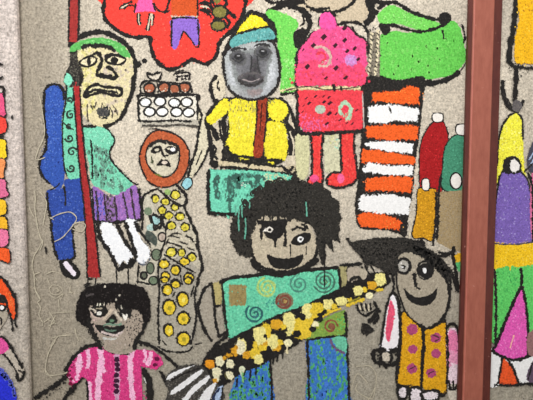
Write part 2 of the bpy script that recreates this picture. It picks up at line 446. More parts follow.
e.F((222,212,170), q, wear=.2); e.stroke(pts_of(q), 3.2, K, True, .5, .2); e.S(2.5, "40,95 100,65 160,70 255,85"); e.build()
e = Part('beard', hd)
e.M((52,60,64), "105,205 130,175 185,175 200,215 180,255 130,255", 120, 1.0); e.D((56,58,60), 150, 215, 36, 28, wear=.5)
for a in ("50,160 48,215 55,280", "72,165 85,200", "195,180 215,215 215,255", "215,165 240,200 250,235", "110,145 95,190", "150,150 140,190"): e.S(1.4, a, (70,64,54), wear=.5)
e.S(2, "20,305 60,312 110,312"); e.build()
p = Part('hair', OM); t(60, 26, 80)
p.S(5, "58,140 78,105 120,78 180,52 245,40 310,48 380,78 440,122 478,170 488,215")
p.F(K, "68,190 112,172 122,240 150,300 156,360 120,402 60,402 28,360 38,300 64,260", wear=.45, rough=.8)
p.M((110,110,96), "68,190 112,172 122,240 150,300 156,360 120,402 60,402 28,360 38,300 64,260", 30, .8)
t(30,70,80); p.S(3, "330,20 345,60 335,90 325,110"); p.S(2,"235,80 245,120 235,180"); p.build()
p = Part('ear_ring', OM); t(30,70,80); p.F((130,214,184), "228,60 250,22 278,45 282,80 262,105 235,90"); p.build()
p = Part('headband', OM); t(60, 26, 80)
p.F((94,178,92), "64,172 75,135 130,102 200,82 260,77 325,86 390,110 440,150 470,205 430,205 395,182 350,155 300,140 230,132 170,136 130,155 92,174")
p.M((140,212,130), "80,150 200,95 330,100 440,170 340,140 200,120", 50, .8)
p.S(4.2, "140,148 180,130 240,133 290,132 340,148 372,168", rough=1); p.S(1.6, "62,178 95,176 120,165"); p.build()

px()
P = Part('painted_staff')
P.F((158,50,48), "69.6,-8 78.8,-8 78.4,15 77.3,42 69,42 69.2,15", sharp=1)
P.S(1.8, "69.2,-8 69,20 68.4,41"); P.S(1.8, "79,-8 78.8,18 77.6,41")
q = "73.5,86 79.5,86 80.6,110 82,130 85.5,165 89,188 92,212 95.8,240 98,262 100,277.5 87.6,277 87.5,258 86.4,238 84,206 81.5,184 78.3,152 76.2,125"
P.F((164,46,46), q, sharp=1)
P.M((178,58,56), q, 70, .8, 2); P.M((150,36,42), q, 60, .7, 2)
P.S(1.7, "73,88 76,125 78,152 81.2,184 84,206 86,238 87,260 87.4,277 93,279"); P.S(1.8, "80,88 81,112 82.5,130 86,165 89.5,188 92.5,212 96.3,240 98.5,262 100.5,277"); P.S(1.3,"88,278 88,284"); P.S(1.3, "95.5,278 95.8,286")
tag(P.build(), 'long dark red staff running down past the green headband', 'staff')

# ================================================================== crate, eggs and what stands on it
px()
th = thing('painted_crate', 'cream crate with black edges above the orange-haired woman', 'crate', (167, 122))
p = Part('box', th); p.F((222,216,202), "137.5,96 197,95 197.5,121 138,121", sharp=1, wear=.2); p.S(2.8, "136.5,96 150,95.5 170,96 197.5,94.5"); p.S(2.8, "138,95 138.5,108 139,122"); p.S(2.6, "196.8,95 198,108 198,122"); p.build()
p = Part('shelf', th); p.F((184,178,164), "139,120 198,120 198,127 141,127", sharp=1, wear=.3); p.S(2.2, "138,121 155,121.5 170,120.5 192,121.5"); p.S(2.2, "142,125.5 160,126 178,125 199,126.5", (60,56,52), wear=.5); p.S(1.4,"148,129 160,129"); p.build()
t(130, 60, 80)
names = ['first', 'second', 'third', 'fourth']
for r, row in enumerate([[(103,282),(200,277),(296,286),(378,281)], [(130,345),(215,345),(310,347),(391,350)]]):
    for i, (u, v) in enumerate(row):
        P = Part('painted_egg'); P.D((240,240,236), u, v, 38, 30, o=1.7, wear=.04)
        tag(P.build(), f"{names[i]} white egg from the left in the crate's {('upper','lower')[r]} row", 'egg', 'white eggs in the crate')
for i, (u, v) in enumerate([(130,188),(228,185),(296,195),(365,182)]):
    P = Part('painted_bun'); P.D((168,98,70), u, v, 38, 34, o=1.9, wear=.2); P.M((214,196,176), f"{u-35},{v+5} {u+35},{v+5} {u+25},{v+32} {u-25},{v+32}", 5, 1)
    tag(P.build(), f"{names[i]} brown bun from the left on top of the crate", 'bun', 'brown buns on the crate')
P = Part('painted_net'); P.S(2.2, "70,232 72,170 100,142 160,138"); P.S(1.8, "160,140 240,148 330,155 405,152"); P.S(2.2, "400,160 412,220"); P.S(1.8, "180,150 190,190 185,220"); P.S(1.8, "265,150 262,200 270,225"); P.S(2,"330,160 335,215"); P.S(2,"75,222 200,228 400,222")
tag(P.build(), 'black line netting around the row of brown buns', 'net')
P = Part('painted_bowl'); P.F((206,196,180), "112,92 160,108 210,84 200,120 165,136 125,118", wear=.2); P.S(1.8, "110,88 125,120 165,136 200,120 212,82"); P.S(2.4, "108,84 150,98 175,88 205,82"); P.S(1.5,"130,90 150,110")
tag(P.build(), 'small black-lined bowl standing on the crate above the buns', 'bowl')
P = Part('painted_pot'); P.F((206,196,180), "298,98 392,86 396,136 312,132", wear=.2); P.S(2, "292,108 300,92 390,84 398,110 392,136"); P.S(2, "305,110 390,105"); P.S(2, "310,120 315,140"); P.S(2,"345,115 350,135"); P.S(2,"370,112 372,136"); P.S(1.6, "300,80 360,68")
tag(P.build(), 'small black-lined pot with lid on the crate under the red blob', 'pot')
for a, l in (((55,28,20,22), 'larger black paint spot just above the crate and buns'), ((97,5,18,16), 'smaller black paint spot higher up beside the headband')):
    P = Part('paint_spot'); P.D(K, *a, wear=.2); tag(P.build(), l, 'spot')

# ================================================================== orange-haired woman
OW = thing('painted_woman', 'orange-haired woman in a yellow-dotted dress carrying the crate', 'painted person', (176, 352), PEOPLE)
px()
p = Part('dress', OW)
q = "150,197 158,188 172,186 186,188 187.5,197 184,205 190,220 196.5,232 198,250 202,267 198,283 196,297 195,315 192,345 181,352.5 165,352 157,346 159,300 158,270 160,255 164,243 165.5,232 158,215"
p.F((196,188,168), q, wear=.25); p.M((216,210,190), "160,195 184,200 196,250 196,290 162,270 166,240", 120, 1.2, 1, .3); p.F((172,166,152), "158,262 180,258 200,270 198,283 196,297 195,315 192,345 181,352.5 165,352 157,346 159,300", rough=1.5, wear=.4)
t(130, 170, 80)
Y1, Y2 = (218,204,72), (228,198,56)
dots = [(t_, d) for t_, L in (((130,170,80), [(303,168,30,28),(170,193,22,24),(235,213,26,20),(300,248,22,22),(213,270,24,24),(260,306,26,22),(335,312,28,22),(277,373,28,24),(365,383,26,24)]),
     ((130,225,80), [(273,182,32,28),(345,186,22,24),(414,217,26,26),(225,262,34,26),(362,245,30,22),(302,303,28,30),(238,345,26,30),(390,357,30,34),(302,388,24,22)]),
     ((130,280,100), [(200,55,24,26),(244,24,20,18),(310,5,20,14),(283,105,28,36),(210,148,32,38),(284,207,30,32),(208,270,22,30),(286,316,32,34),(185,0,18,12)])) for d in L]
for i, (tt, d) in enumerate(dots):
    t(*tt); u, v, a, b = d
    p.D(K, u + random.uniform(-4, 4), v - 3, a+8, b+8, wear=.25, rough=.6); p.D(Y1 if i < 12 else Y2, u, v, a*.92, b*.92, wear=.1, rough=.5)
    p.D((176,160,48) if i % 3 else (236,222,110), u+2, v+2, a*.35, b*.35, wear=.2)
t(130,170,80)
p.D((150,180,110), 250, 148, 22, 20)
p.S(2.6, "180,122 230,165 290,215 330,235 365,240"); p.S(2.4, "105,178 150,260 215,355 245,400"); p.S(3, "310,100 345,135 372,170 378,215 362,245 400,330 432,405")
t(130, 225, 80)
p.S(3, "425,25 445,60 452,150 482,280 458,345 450,400"); p.S(2, "240,0 232,100 215,160 192,220 186,300 192,405"); p.S(1.8, "225,195 300,240 380,290 440,320")
for a in ("250,80 300,55 345,62", "265,70 330,85", "240,115 290,125 330,140", "330,110 385,130", "370,70 420,95", "300,125 350,150", "380,150 430,170", "400,80 425,115", "255,95 240,130"): p.S(1.6, a, wear=.4)
p.S(1.6, "335,330 350,400")
t(130, 280, 100)
p.S(2.3, "156,0 154,100 150,220 155,345"); p.S(2.3, "365,0 345,80 352,200 330,320 318,345"); p.S(1.8, "145,352 200,380 300,382 335,352"); p.S(1.6, "240,62 228,90"); p.S(1.6, "340,30 325,90"); p.S(1.5, "345,345 385,335"); p.S(1.4, "170,320 195,350")
p.build()
p = Part('sleeve', OW); px()
p.F((198,192,174), "144,200 149,196 156,210 163,228 165,236 161,250 158,262 152,285 140,282 142,269 151,259 151,247 148,234 144,215", wear=.3)
t(130, 170, 80)
p.S(2.2, "80,405 84,300 84,200 104,160 182,122"); p.S(3, "130,300 150,360 175,400")
p.D((116,132,108), 120, 275, 28, 26, wear=.3); p.F((160,200,200), "148,305 190,310 205,345 172,372 150,345", o=1.4); p.F((176,206,200), "115,370 150,360 165,400 120,400")
p.S(4, "205,300 215,350 190,395"); p.S(3, "150,290 200,320")
t(130, 225, 80)
p.F((70,80,74), "110,40 150,50 180,90 175,140 130,110 105,80", wear=.4); p.F(K, "150,0 190,0 185,30 160,40", wear=.3)
p.D((104,120,98), 176, 198, 32, 38, o=1.3, wear=.4); p.D((98,112,92), 135, 288, 26, 38, o=1.2, wear=.4); p.D((88,96,80), 93, 337, 22, 24, o=2, wear=.4); p.D((106,124,100), 155, 370, 30, 28, o=1.4, wear=.4)
p.S(1.6, "60,270 50,340"); p.S(2, "40,375 90,385 130,400"); p.build()
p = Part('hand', OW); p.D((188,172,158), 213, 80, 26, 30, o=1.5, wear=.3); p.S(1.4, "232,108 205,180 190,215"); p.build()
p = Part('arm', OW); t(130, 120, 80)
p.F((212,204,178), "458,-40 505,-60 525,60 524,180 480,290 425,370 385,400 402,320 436,200 458,80", wear=.25)
t(130, 60, 80); p.S(2.4, "450,225 462,260 450,270"); p.S(2.2, "452,320 478,360 475,400")
t(130, 120, 80); p.S(2.6, "470,-10 458,80 438,200 402,310 388,385"); p.S(2, "500,-20 524,70 525,180 480,290 428,370"); p.S(1.4, "480,200 440,300"); p.build()
t(130, 170, 80)
p = Part('armband', OW); p.F((150,204,214), "345,90 372,52 408,58 412,98 378,132 350,112", o=1.3); p.build()
px()
p = Part('hair', OW)
q = "158.5,130 170.5,132.5 182.5,139.5 188.5,150 189,161 186,172 180,181 170,186.5 160,187 150,183 144,174 140,163 140,152 144,142 150,134"
p.F((184,92,56), q, o=1.8); p.M((200,108,70), q, 60, 1.2); p.M((164,78,46), q, 60, 1.1); p.build()
p = Part('head', OW); t(130, 120, 80)
q = "190,138 250,142 310,168 330,210 325,280 300,340 250,378 200,372 150,340 115,290 106,230 120,180 150,150"
p.F((206,198,176), q, o=1.6, wear=.2)
p.F(K, "120,165 190,128 240,150 180,152 140,182", wear=.3); p.F(K, "235,130 320,165 330,215 300,175 255,160", wear=.3)
p.S(1.6, "140,335 190,368 215,380"); p.S(2, "143,240 150,290", (74,80,58)); p.S(1.3,"165,360 215,375",(110,120,60)); p.build()
hd = p.obj
e = Part('eye', hd); e.F(K, "138,205 162,178 205,172 208,200 190,215 155,225", wear=.1); e.F((206,198,176), "165,195 190,188 192,203 168,208", rough=.2); e.build()
e = Part('eye', hd); e.F(K, "230,195 265,172 315,188 312,220 262,230", wear=.1); e.D(WHITE, 285, 198, 18, 13); e.D((206,198,176), 258, 192, 12, 6); e.build()
e = Part('brow', hd); e.S(2.8, "200,130 220,145 242,158"); e.build()
e = Part('nose', hd); e.S(2, "207,185 216,225 238,250"); e.S(1.6, "225,240 258,235"); e.build()
e = Part('mouth', hd); e.F(K, "178,305 205,262 225,268 246,262 272,310 225,302", wear=.1); e.D((214,200,184), 230, 283, 20, 12, rough=.2); e.build()

# ================================================================== grey-faced drummer
GM = thing('painted_man', 'grey-faced figure in yellow cap and yellow jacket with a brown tie', 'painted person', (248, 165), PEOPLE)
t(200, 75, 100)
p = Part('sleeve', GM); p.F((206,194,170), "40,230 110,230 140,400 130,470 60,470 60,400", wear=.3); p.S(4.5, "120,120 60,185 36,240 50,320 62,400 62,480"); p.S(5, "150,190 125,240 132,320 132,400 125,470"); p.S(5.5, "45,260 75,300 95,350"); p.S(2.6, "105,240 108,300 118,350"); p.S(2.8, "70,370 85,400 75,430 95,450"); p.S(7, "60,470 100,480"); p.S(3, "110,120 150,150"); p.build()
p = Part('sleeve', GM); p.F((206,194,170), "430,240 480,200 535,290 540,480 460,470 460,320", wear=.3); p.S(4, "420,120 475,180 505,250 520,330 525,480"); p.S(8, "440,250 480,290 490,350 488,430"); p.S(1.6, "478,300 500,370 495,430 500,480", CREAM); p.S(4, "460,340 462,400"); p.build()
p = Part('jacket', GM); Y = (234,220,56)
p.F(K, "60,200 120,125 240,120 430,125 480,180 460,300 470,420 400,480 230,470 130,430 150,200", wear=.35)
p.F(Y, "34,240 60,200 122,130 152,142 150,188 112,228 62,262", rough=.8); p.F(Y, "160,140 300,140 308,200 288,400 285,430 240,450 150,400 160,300", rough=.8)
p.F(Y, "352,265 440,258 462,320 458,440 410,455 350,430", rough=.8); p.F(Y, "358,150 420,130 472,185 432,246 380,232 362,190", rough=.8)
p.M((186,174,84), "165,140 300,140 300,210 240,190 170,200", 60, .8, 2.5); p.M((204,192,76), "180,200 290,200 280,400 180,380", 50, .8, 3); p.M((248,242,120), "170,230 280,230 270,420 165,390", 60, .7, 2); p.M((250,240,110), "360,270 450,270 450,430 360,420", 50, .7, 2); p.M((150,150,90), "340,140 400,130 380,170", 14, .8)
t(200, 140, 100); p.F(Y, "150,-10 290,-10 280,82 225,78 215,110 208,75 150,40", rough=.8); p.F(Y, "350,-10 460,-10 455,92 400,112 392,130 360,105", rough=.8)
p.S(3.2, "140,30 170,78 240,90 330,105 440,108"); p.build()
p = Part('necktie', GM); t(200, 75, 100); p.F((152,58,36), "305,128 358,130 352,250 340,340 330,430 288,432 285,380 305,250"); p.M((110,40,28), "310,135 350,135 330,420 290,420", 60, .7, 2); p.M((180,80,50), "310,135 350,135 330,420 290,420", 50, .7, 2)
p.S(1.5, "303,135 302,250 284,380"); p.S(1.6, "358,140 354,250 340,360"); p.S(1.5,"330,150 320,300",(70,30,24)); p.build()
p = Part('ear', GM); p.F(CREAM, "75,10 125,10 130,110 90,130 66,80", wear=.2); p.S(3.6, "90,0 62,40 58,80 75,130 105,140"); p.S(2.2, "98,30 92,60 105,85"); p.build()
px()
p = Part('head', GM)
q = "233,46 243,43 258,41 268,40 275,45 279,61 279,78 274,90 262,98 248,99.5 236,95 228,86 224,70 224,56 228,49"
p.F((158,160,162), q, wear=.15); p.stroke(pts_of(q), 3, K, True, .6, .3)
p.F((158,160,162), "234,47 244,44 258,42.5 267,42 273.5,47 277,61 277,77 272,88.5 261,96 248,97.5 237,93 230,85 226,70 226,57 229.5,50", wear=.1)
p.G((158,160,162), (196,202,204), "225,58 229,54 232,74 240,92 236,93 228,84", 3); p.G((158,160,162), (204,210,212), "268,60 274,52 277,62 277,78 270,90 262,95 264,84", 4, .05); p.G((158,160,162), (190,194,196), "238,46 250,43 268,43 273,48 256,50 242,50", 3)
p.G((150,152,154), (108,108,110), "233,52 248,50 262,49 272,54 269,70 266,84 258,92 246,92 236,82 232,66", 5, .05, .6); p.G((130,128,128), (158,140,138), "247,90 262,89 260,95 250,96", 3); p.build(); hd = p.obj
t(205, 5, 100)
for u, v, br in ((178,275,"135,245 170,230 222,236"), (308,250,"262,222 300,208 350,222")):
    e = Part('eye', hd); e.G((108,108,110), (60,60,62), f"{u-48},{v} {u-10},{v-40} {u+42},{v-10} {u+36},{v+38} {u-20},{v+44}", 4, .08); e.S(2.4, br, (50,50,52), rough=.9, wear=.3); e.D((44,44,46), u, v, 22, 17, rough=.6, wear=.25); e.S(1.2, f"{u-34},{v+8} {u},{v+30} {u+34},{v+6}", (54,54,56), wear=.3); e.S(1.2, f"{u-8},{v-4} {u+8},{v-4}", (150,150,152)); e.build()
e = Part('nose', hd); e.G((104,104,106), (62,60,62), "245,285 280,275 296,350 275,395 240,375", 4, .08); e.S(1.6, "248,270 246,330 238,375", (56,56,58), wear=.3); e.S(1.6, "278,270 284,330 296,375", (56,56,58), wear=.3); e.S(1.6, "240,380 268,395 296,380", (50,50,52), wear=.3); e.build()
t(200, 75, 100)
e = Part('mouth', hd); e.G((104,102,104), (64,60,62), "200,10 260,-15 330,0 335,35 270,62 215,45", 4, .08, .4); e.S(1.2, "225,22 270,35 318,20", (150,140,140), wear=.3); e.S(2.6, "205,25 240,52 300,52 335,22", (56,54,54), wear=.3); e.build()
t(205, 5, 100)
p = Part('hat', GM)
p.S(4.5, "95,270 118,225 150,160 195,85 245,42 310,58 360,105 378,160"); p.F(K, "150,165 200,75 250,40 320,60 365,110 385,200 330,170 200,190 125,235", wear=.3)
p.F((240,218,44), "172,148 200,100 250,54 300,70 336,110 300,124 240,132", rough=.7); p.M((250,240,110), "190,130 250,65 310,95 290,120", 26, .7)
p.F((98,168,166), "133,205 150,172 240,142 330,122 368,150 372,178 320,186 250,196 170,218 140,226", rough=.7); p.M((140,196,190), "150,190 240,155 350,140 350,170 250,185 160,210", 30, .8); p.M((70,130,132), "150,190 240,155 350,140 350,170 250,185 160,210", 30, .7)
p.S(1.8, "175,150 240,134 340,112", rough=.9); p.build()

t(200, 140, 100)
P = Part('painted_tabletop'); P.F((206,192,160), "112,112 250,122 400,142 516,138 508,172 470,180 400,172 200,150 112,140", wear=.2); P.S(2.4, "110,105 200,115 260,122 400,140 440,140"); P.S(2.6, "105,145 200,150 400,174 470,184 505,176 518,150"); P.S(3, "440,140 470,165 500,140"); P.S(2,"265,125 255,145")
tag(P.build(), 'narrow cream tabletop between the yellow jacket and the teal box', 'table')
P = Part('painted_box')
P.F(K, "40,155 480,170 530,190 535,300 400,420 40,400", sharp=1, rough=1, wear=.3)
P.F((114,208,178), "56,168 90,158 340,168 480,190 472,214 385,260 300,300 235,398 200,385 64,378", rough=.7)
P.M((204,212,170), "350,180 475,190 470,215 380,225 340,220", 70, 1)
DG = (60,98,88)
for w, a in ((5,"98,185 84,240 100,318"), (6.5,"150,200 165,270 158,330"), (3,"158,320 160,395"), (4.5,"140,215 200,190 270,195"), (5,"180,230 210,200 200,260"), (3.5,"220,230 270,225 275,260"), (4.5,"310,195 300,250 325,235"), (3,"250,190 330,195 345,215")): P.S(w, a, DG, wear=.2, rough=1)
P.M((92,170,148), "90,180 330,180 300,270 160,330 90,300", 50, 1.4, 1.6); P.M((76,130,114), "130,190 280,190 200,300 150,360", 40, 1.2, 1.6)
P.M((230,240,226), "215,225 260,225 255,245 220,250", 10, .7)
P.S(2.4, "150,385 152,420", TEAL); P.S(2, "195,380 198,430", TEAL); P.S(3.5, "46,165 44,280 46,395"); P.S(3, "44,388 110,392 230,400")
tag(P.build(), 'teal box with dark smudged drawing behind the curly black hair', 'box')

# ================================================================== pink spotted creature
PC = thing('painted_creature', 'pink and red spotted creature standing on two red legs', 'creature', (330, 186))
t(290, 120, 100)
p = Part('pale_patch', PC); p.F((206,204,172), "185,66 280,66 276,275 200,280 185,240", wear=.3); p.F((206,204,160), "32,90 96,85 95,290 40,295", wear=.35); p.M((160,214,190), "235,100 265,100 262,165 240,165", 16, .8); p.M((214,214,140), "190,80 270,70 260,120 190,130", 16, .9); p.build()
for q in ("122,62 168,60 160,200 168,320 142,352 106,357 98,328 120,300 126,200", "285,55 332,50 335,150 352,280 342,322 300,346 240,352 210,342 205,310 228,288 280,274 276,150"):
    p = Part('leg', PC); p.F(K, q, wear=.25); p.stroke(pts_of(q), 5.2, K, True, .8, .3); p.F((232,64,62), q, rough=.6); 
    p.M((246,96,84), q, 40, .8, 1.6)
    if q[0] == '1': p.D((238,88,140), 130, 312, 24, 20, wear=.05)
    else: p.D((240,100,150), 270, 312, 18, 26, wear=.05)
    p.build()
p = Part('body', PC); px()
q = "299,52 307,41 314,32 325,27.5 346,27 356,36 365,41 366,54 367.5,64 364,70 364,84 340,86 320,85 298,86 298,70"
p.stroke(pts_of("297,88 297,70 298,52 308,40 315,31"), 4, K, False, .7, .3); p.stroke(pts_of("346,26 358,36 367,43 368,54"), 3, K, False, .7, .3)
p.F((234,82,138), q, rough=.6)
p.F((236,74,112), "298,66 315,60 335,66 352,60 365,68 364,84 340,86 320,85 298,86", rough=1.5); p.M((234,82,138), "299,60 364,60 364,76 299,76", 50, 1.5); p.M((236,70,92), "298,72 364,74 364,84 298,86", 60, 1.5); p.M((244,96,120), "312,36 330,40 326,60 310,60", 50, 1); p.M((248,112,170), "330,30 350,30 364,60 340,60", 50, .9)
t(290, 0, 100)
p.S(2.8, "128,255 170,250 208,280 215,320 195,350 150,352", (206,172,160), wear=.3); p.S(2, "140,290 175,280 190,310 170,330", (226,60,80)); p.M((206,190,170), "140,330 200,320 190,360 150,360", 14, .8)
p.D((206,132,196), 325, 322, 34, 32, rough=.9); p.M((190,160,220), "300,300 350,300 345,350 305,345", 14, .8)
SEED = (62,30,40)
for u, v, r in ((180,197,19),(125,242,15),(241,242,15),(291,214,15),(345,258,13),(92,355,17),(245,362,16),(305,273,13),(363,315,12),(251,316,6),(290,150,15),(70,265,8)):
    p.F(SEED, f"{u-r},{v+3} {u+3},{v-r} {u+r},{v-3} {u-2},{v+r}", sharp=1, rough=.25)
p.build()
t(290, 0, 100); p = Part('knob', PC); p.F((238,84,158), "158,92 185,66 230,76 246,130 230,156 168,150"); p.S(1.4, "156,90 150,140"); p.S(4, "228,62 240,90"); p.build()
p = Part('skirt', PC); t(280, 70, 100)
q = "100,105 200,108 330,100 440,112 440,312 350,322 240,326 130,328 104,290"
p.stroke(pts_of("92,100 98,200 96,300 120,335 240,335 345,328 440,325"), 4.5, K, False, .8, .3)
p.F((232,66,78), q, sharp=1, rough=.8)
p.M((236,100,150), "105,240 180,240 260,300 200,325 125,325", 90, 1.2, 1, .05); p.M((242,90,110), "180,200 330,180 330,300 220,300", 70, 1, 1, .05)
p.D((176,190,172), 215, 210, 28, 24); p.S(3.4, "330,240 318,205 345,172 372,195 374,240 350,265", (172,208,176)); p.M((150,206,170), "335,225 380,215 375,265 345,270", 20, .9); p.D((232,60,84), 350, 205, 12, 16)
for u, v, r in ((245,42,12),(350,40,15),(140,150,10),(190,140,11),(155,177,14),(235,170,13),(266,176,16),(262,145,11),(262,232,17),(250,285,14),(320,265,11),(300,233,10),(125,190,8),(120,222,9),(385,285,10),(408,215,10),(232,140,8),(356,282,8)):
    p.F(SEED, f"{u-r},{v+5} {u+4},{v-r*.8:.1f} {u+r},{v-4} {u-3},{v+r*.8:.1f}", sharp=1, rough=.25)
p.S(3, "0,112 60,100 110,96 250,97 430,97", (222,208,158), wear=.35, rough=.9); p.S(1.3, "30,108 150,88 260,106 420,90", (70,50,46), wear=.5)
p.S(3.5, "285,75 292,115"); p.S(2.2,"325,85 326,110"); p.S(1.2, "440,120 444,220 448,310", (186,176,170)); p.build()

# ================================================================== curly-haired player and the broom
CU = thing('painted_musician', 'curly black-haired figure in a teal patchwork shirt, grinning', 'painted person', (290, 398), PEOPLE)
px()
for q, o in (("232,405 234,382 240,374 252,366 262,361 269,362 271,380 272,405", ("270,360 271.5,382 272,405",)), ("307,340 327,338 345,336.5 347.5,354 349,390 349,405 309,405 308,370", ("307,338 308.5,372 309,405", "345,330 347.5,356 349.5,405"))):
    p = Part('trouser_leg', CU); p.F((62,122,196), q, wear=.12); p.M((74,126,222), q, 60, 1.8, 1.6); p.M((84,170,112), q, 150, 1.5, 1.8); p.M((60,110,196), q, 50, 1.2, 1.5)
    for a in o: p.S(2.4, a)
    p.build()
p = Part('belly', CU); t(235, 300, 120)
p.F((128,164,74), "318,172 350,110 470,50 492,60 492,156 410,166 330,178"); p.M((160,170,70), "330,165 400,90 480,70 480,150", 40, .9); p.M((96,190,100), "440,90 490,70 490,150 450,150", 30, .9)
p.C(1.8, 425, 118, 32, (140,84,62), 2); p.D((136,90,66), 428, 118, 14, 14); p.S(2.2, "318,178 400,166 495,158"); p.S(2.6, "488,50 495,110 494,165"); p.build()
p = Part('pocket', CU); p.F((110,196,164), "432,172 490,168 492,236 462,220"); p.S(2.4, "422,172 440,210 488,238", (104,84,116)); p.build()
p = Part('arm', CU); t(195, 265, 100)
p.F((166,158,144), "80,100 95,100 105,215 130,300 175,360 130,390 90,420 45,340 18,240 30,170", wear=.4); p.S(3.2, "95,95 55,125 28,180 18,240 45,335 75,385 92,410"); p.S(3, "92,100 102,200 108,290 128,385"); p.S(3, "145,110 155,260 170,350 120,385"); p.S(2.4, "120,380 150,370 175,355"); t(155,325,100); p.S(3.4,"310,150 325,105 380,60 400,30"); p.S(2.8,"350,160 360,110 420,95"); p.build()
t(195, 265, 100); p = Part('sleeve', CU); p.F((180,166,112), "92,102 136,100 142,200 108,216 96,150", wear=.2); p.S(2.4, "90,100 98,160 108,215 140,212"); p.build()
t(285, 255, 100); p = Part('sleeve', CU); p.F((166,158,112), "288,65 332,68 335,150 310,180 294,150", wear=.2); p.S(2.6, "332,66 338,140 330,170"); p.build()
p = Part('arm', CU); p.F((176,164,148), "335,75 400,70 410,130 345,150", wear=.4); p.S(2.8, "290,56 345,52 405,46"); p.S(3, "335,160 355,128 385,118 405,130 408,160"); p.S(2.2, "345,170 380,135"); p.S(2, "410,60 425,120"); p.S(2.2,"440,60 432,110 460,140"); p.S(2, "455,55 490,110"); p.build()
p = Part('hand', CU)
for a in ("385,262 395,300 430,322 470,300 500,285", "405,258 415,300", "430,255 440,300", "455,255 455,295", "475,245 490,290 470,320"): p.S(2.2, a)
for a in ("395,265 405,295", "420,262 428,300", "445,262 448,300"): p.S(1.5, a, CREAM)
p.S(4, "505,290 470,335 440,360"); p.S(5, "410,375 440,385 430,400"); t(260,295,140); p.F(K, "385,115 410,110 425,125 435,135 415,150 390,150", wear=.3, rough=.9); p.S(3,"430,110 450,85 440,60"); p.build()
p = Part('shirt', CU); px()
q = "221.5,283 232,279 257,276 267,275 285,274 304,271 322,269.5 338,269 340,289 322,297 304,306.5 285,313 270,319 251,329 232,341 227.5,336 225,321"
p.F((106,204,166), q, sharp=1); p.M((128,216,180), q, 90, 1.4, 1, .05); p.M((88,184,152), q, 70, 1.3, 1, .05)
p.stroke(pts_of("219,283 232,278 250,276 267,273.5 290,272 310,270 339,267.5"), 3.6, K, False, .6, .2); p.stroke(pts_of("338.5,269 340,280 340.5,290"), 3, K, False, .5, .2); p.stroke(pts_of("222,283 225,315 228,336"), 2.4, K, False, .5, .2); p.stroke(pts_of("228,341 251,329.5 270,319.5 285,313.5 304,307 322,298 341,290"), 3, K, False, .6, .2)
t(195, 265, 100)
p.F((152,134,86), "180,105 272,105 272,215 182,218", sharp=1, rough=.8, wear=.3); p.M((94,190,154), "180,105 272,105 272,215 182,218", 16, .6)
YG = (176,208,120)
p.C(2.2, 385, 120, 55, YG, 2.6, 1); p.M(YG, "340,90 420,80 430,150 350,160", 30, .8); p.M((216,220,130), "350,95 420,85 420,150 360,155", 18, .7)
p.C(2.0, 320, 258, 52, (46,98,100), 2.4, 2); p.M((70,130,140), "300,240 340,235 340,285 300,280", 24, .7)
p.D((128,120,92), 476, 192, 48, 44, wear=.4); p.C(2.2, 476, 192, 44, (128,74,62), 2.6, .5); p.D((180,150,90), 480, 195, 10, 10); p.M((64,150,140), "380,200 450,170 440,230 390,250", 30, .8)
t(285, 255, 100); p.C(1.7, 75, 155, 50, (78,140,122), 2.3, 3); p.C(1.7, 210, 140, 62, (70,116,100), 3.2, 2); p.M((130,180,110), "190,120 240,110 240,160 200,165", 16, .6); p.S(1.5, "210,30 211,90 211,172"); p.build()
p = Part('head', CU); t(240, 210, 80)
q = "72,190 90,115 140,50 200,25 300,40 400,50 455,95 502,180 512,260 470,335 400,382 300,404 200,395 120,352 84,290"
p.F((190,178,156), q, wear=.3); p.M((206,196,170), "90,150 200,60 300,60 300,280 150,330 90,270", 110, 1, 1, .3)
p.S(3, "72,190 76,270 105,345 160,385 230,405 300,412 380,396 450,362 505,300 515,240"); t(260,200,140); p.S(4.6, "-35,225 -5,262 60,285 130,276 190,250 222,222"); p.build(); hd = p.obj
t(240, 210, 80)
e = Part('eye', hd); e.F(K, "118,68 200,72 308,62 302,130 272,180 248,196 240,245 228,246 224,205 180,182 155,150 150,196 136,196 130,132 122,100", rough=.5, wear=.15); e.F((236,230,220), "155,140 195,112 218,128 205,150 180,142", rough=.3, wear=.05); e.D(K, 197, 133, 11, 10); e.D((190,178,156), 130, 110, 12, 14, rough=.3); e.build()
e = Part('eye', hd); e.F(K, "338,215 370,172 430,152 472,160 462,208 400,236 355,230", wear=.15); e.D(WHITE, 402, 195, 19, 20, wear=0); e.D(K, 403, 195, 9, 9, wear=0); e.S(1.4, "442,240 440,300"); e.build()
e = Part('brow', hd); e.S(2.8, "345,138 385,115 440,135"); e.S(2.2, "410,92 435,110 440,135"); e.S(1.8, "440,100 455,130"); e.build()
e = Part('nose', hd); e.S(3, "298,130 304,185 300,245"); e.S(1.5, "335,228 336,310"); e.build()
e = Part('mouth', hd); e.F(K, "178,298 195,300 250,318 330,322 420,298 400,360 330,392 240,388 200,360", wear=.12); e.build()
p = Part('hair', CU); t(225, 175, 120)
HK = (44,42,39)
q = "85,155 120,98 170,55 240,28 330,22 400,50 440,92 485,130 500,180 490,235 508,285 475,292 480,335 445,310 442,400 418,360 405,300 398,245 375,225 350,215 332,206 305,192 285,206 262,190 200,182 150,195 132,240 112,290 120,352 98,368 60,350 30,290 25,222 48,170"
p.F(HK, q, rough=1.2, wear=.3); p.M((72,68,63), q, 200, .8); p.M((24,23,22), q, 260, 1.2)
for i in range(40):
    a = random.uniform(math.pi*1.0, math.tau*1.03); cx, cy = 270+random.uniform(.94,1.04)*205*math.cos(a), 205+random.uniform(.92,1.02)*178*math.sin(a)
    p.C(1.6, cx, cy, random.uniform(10, 20), HK, 1.6, random.uniform(0, 6))
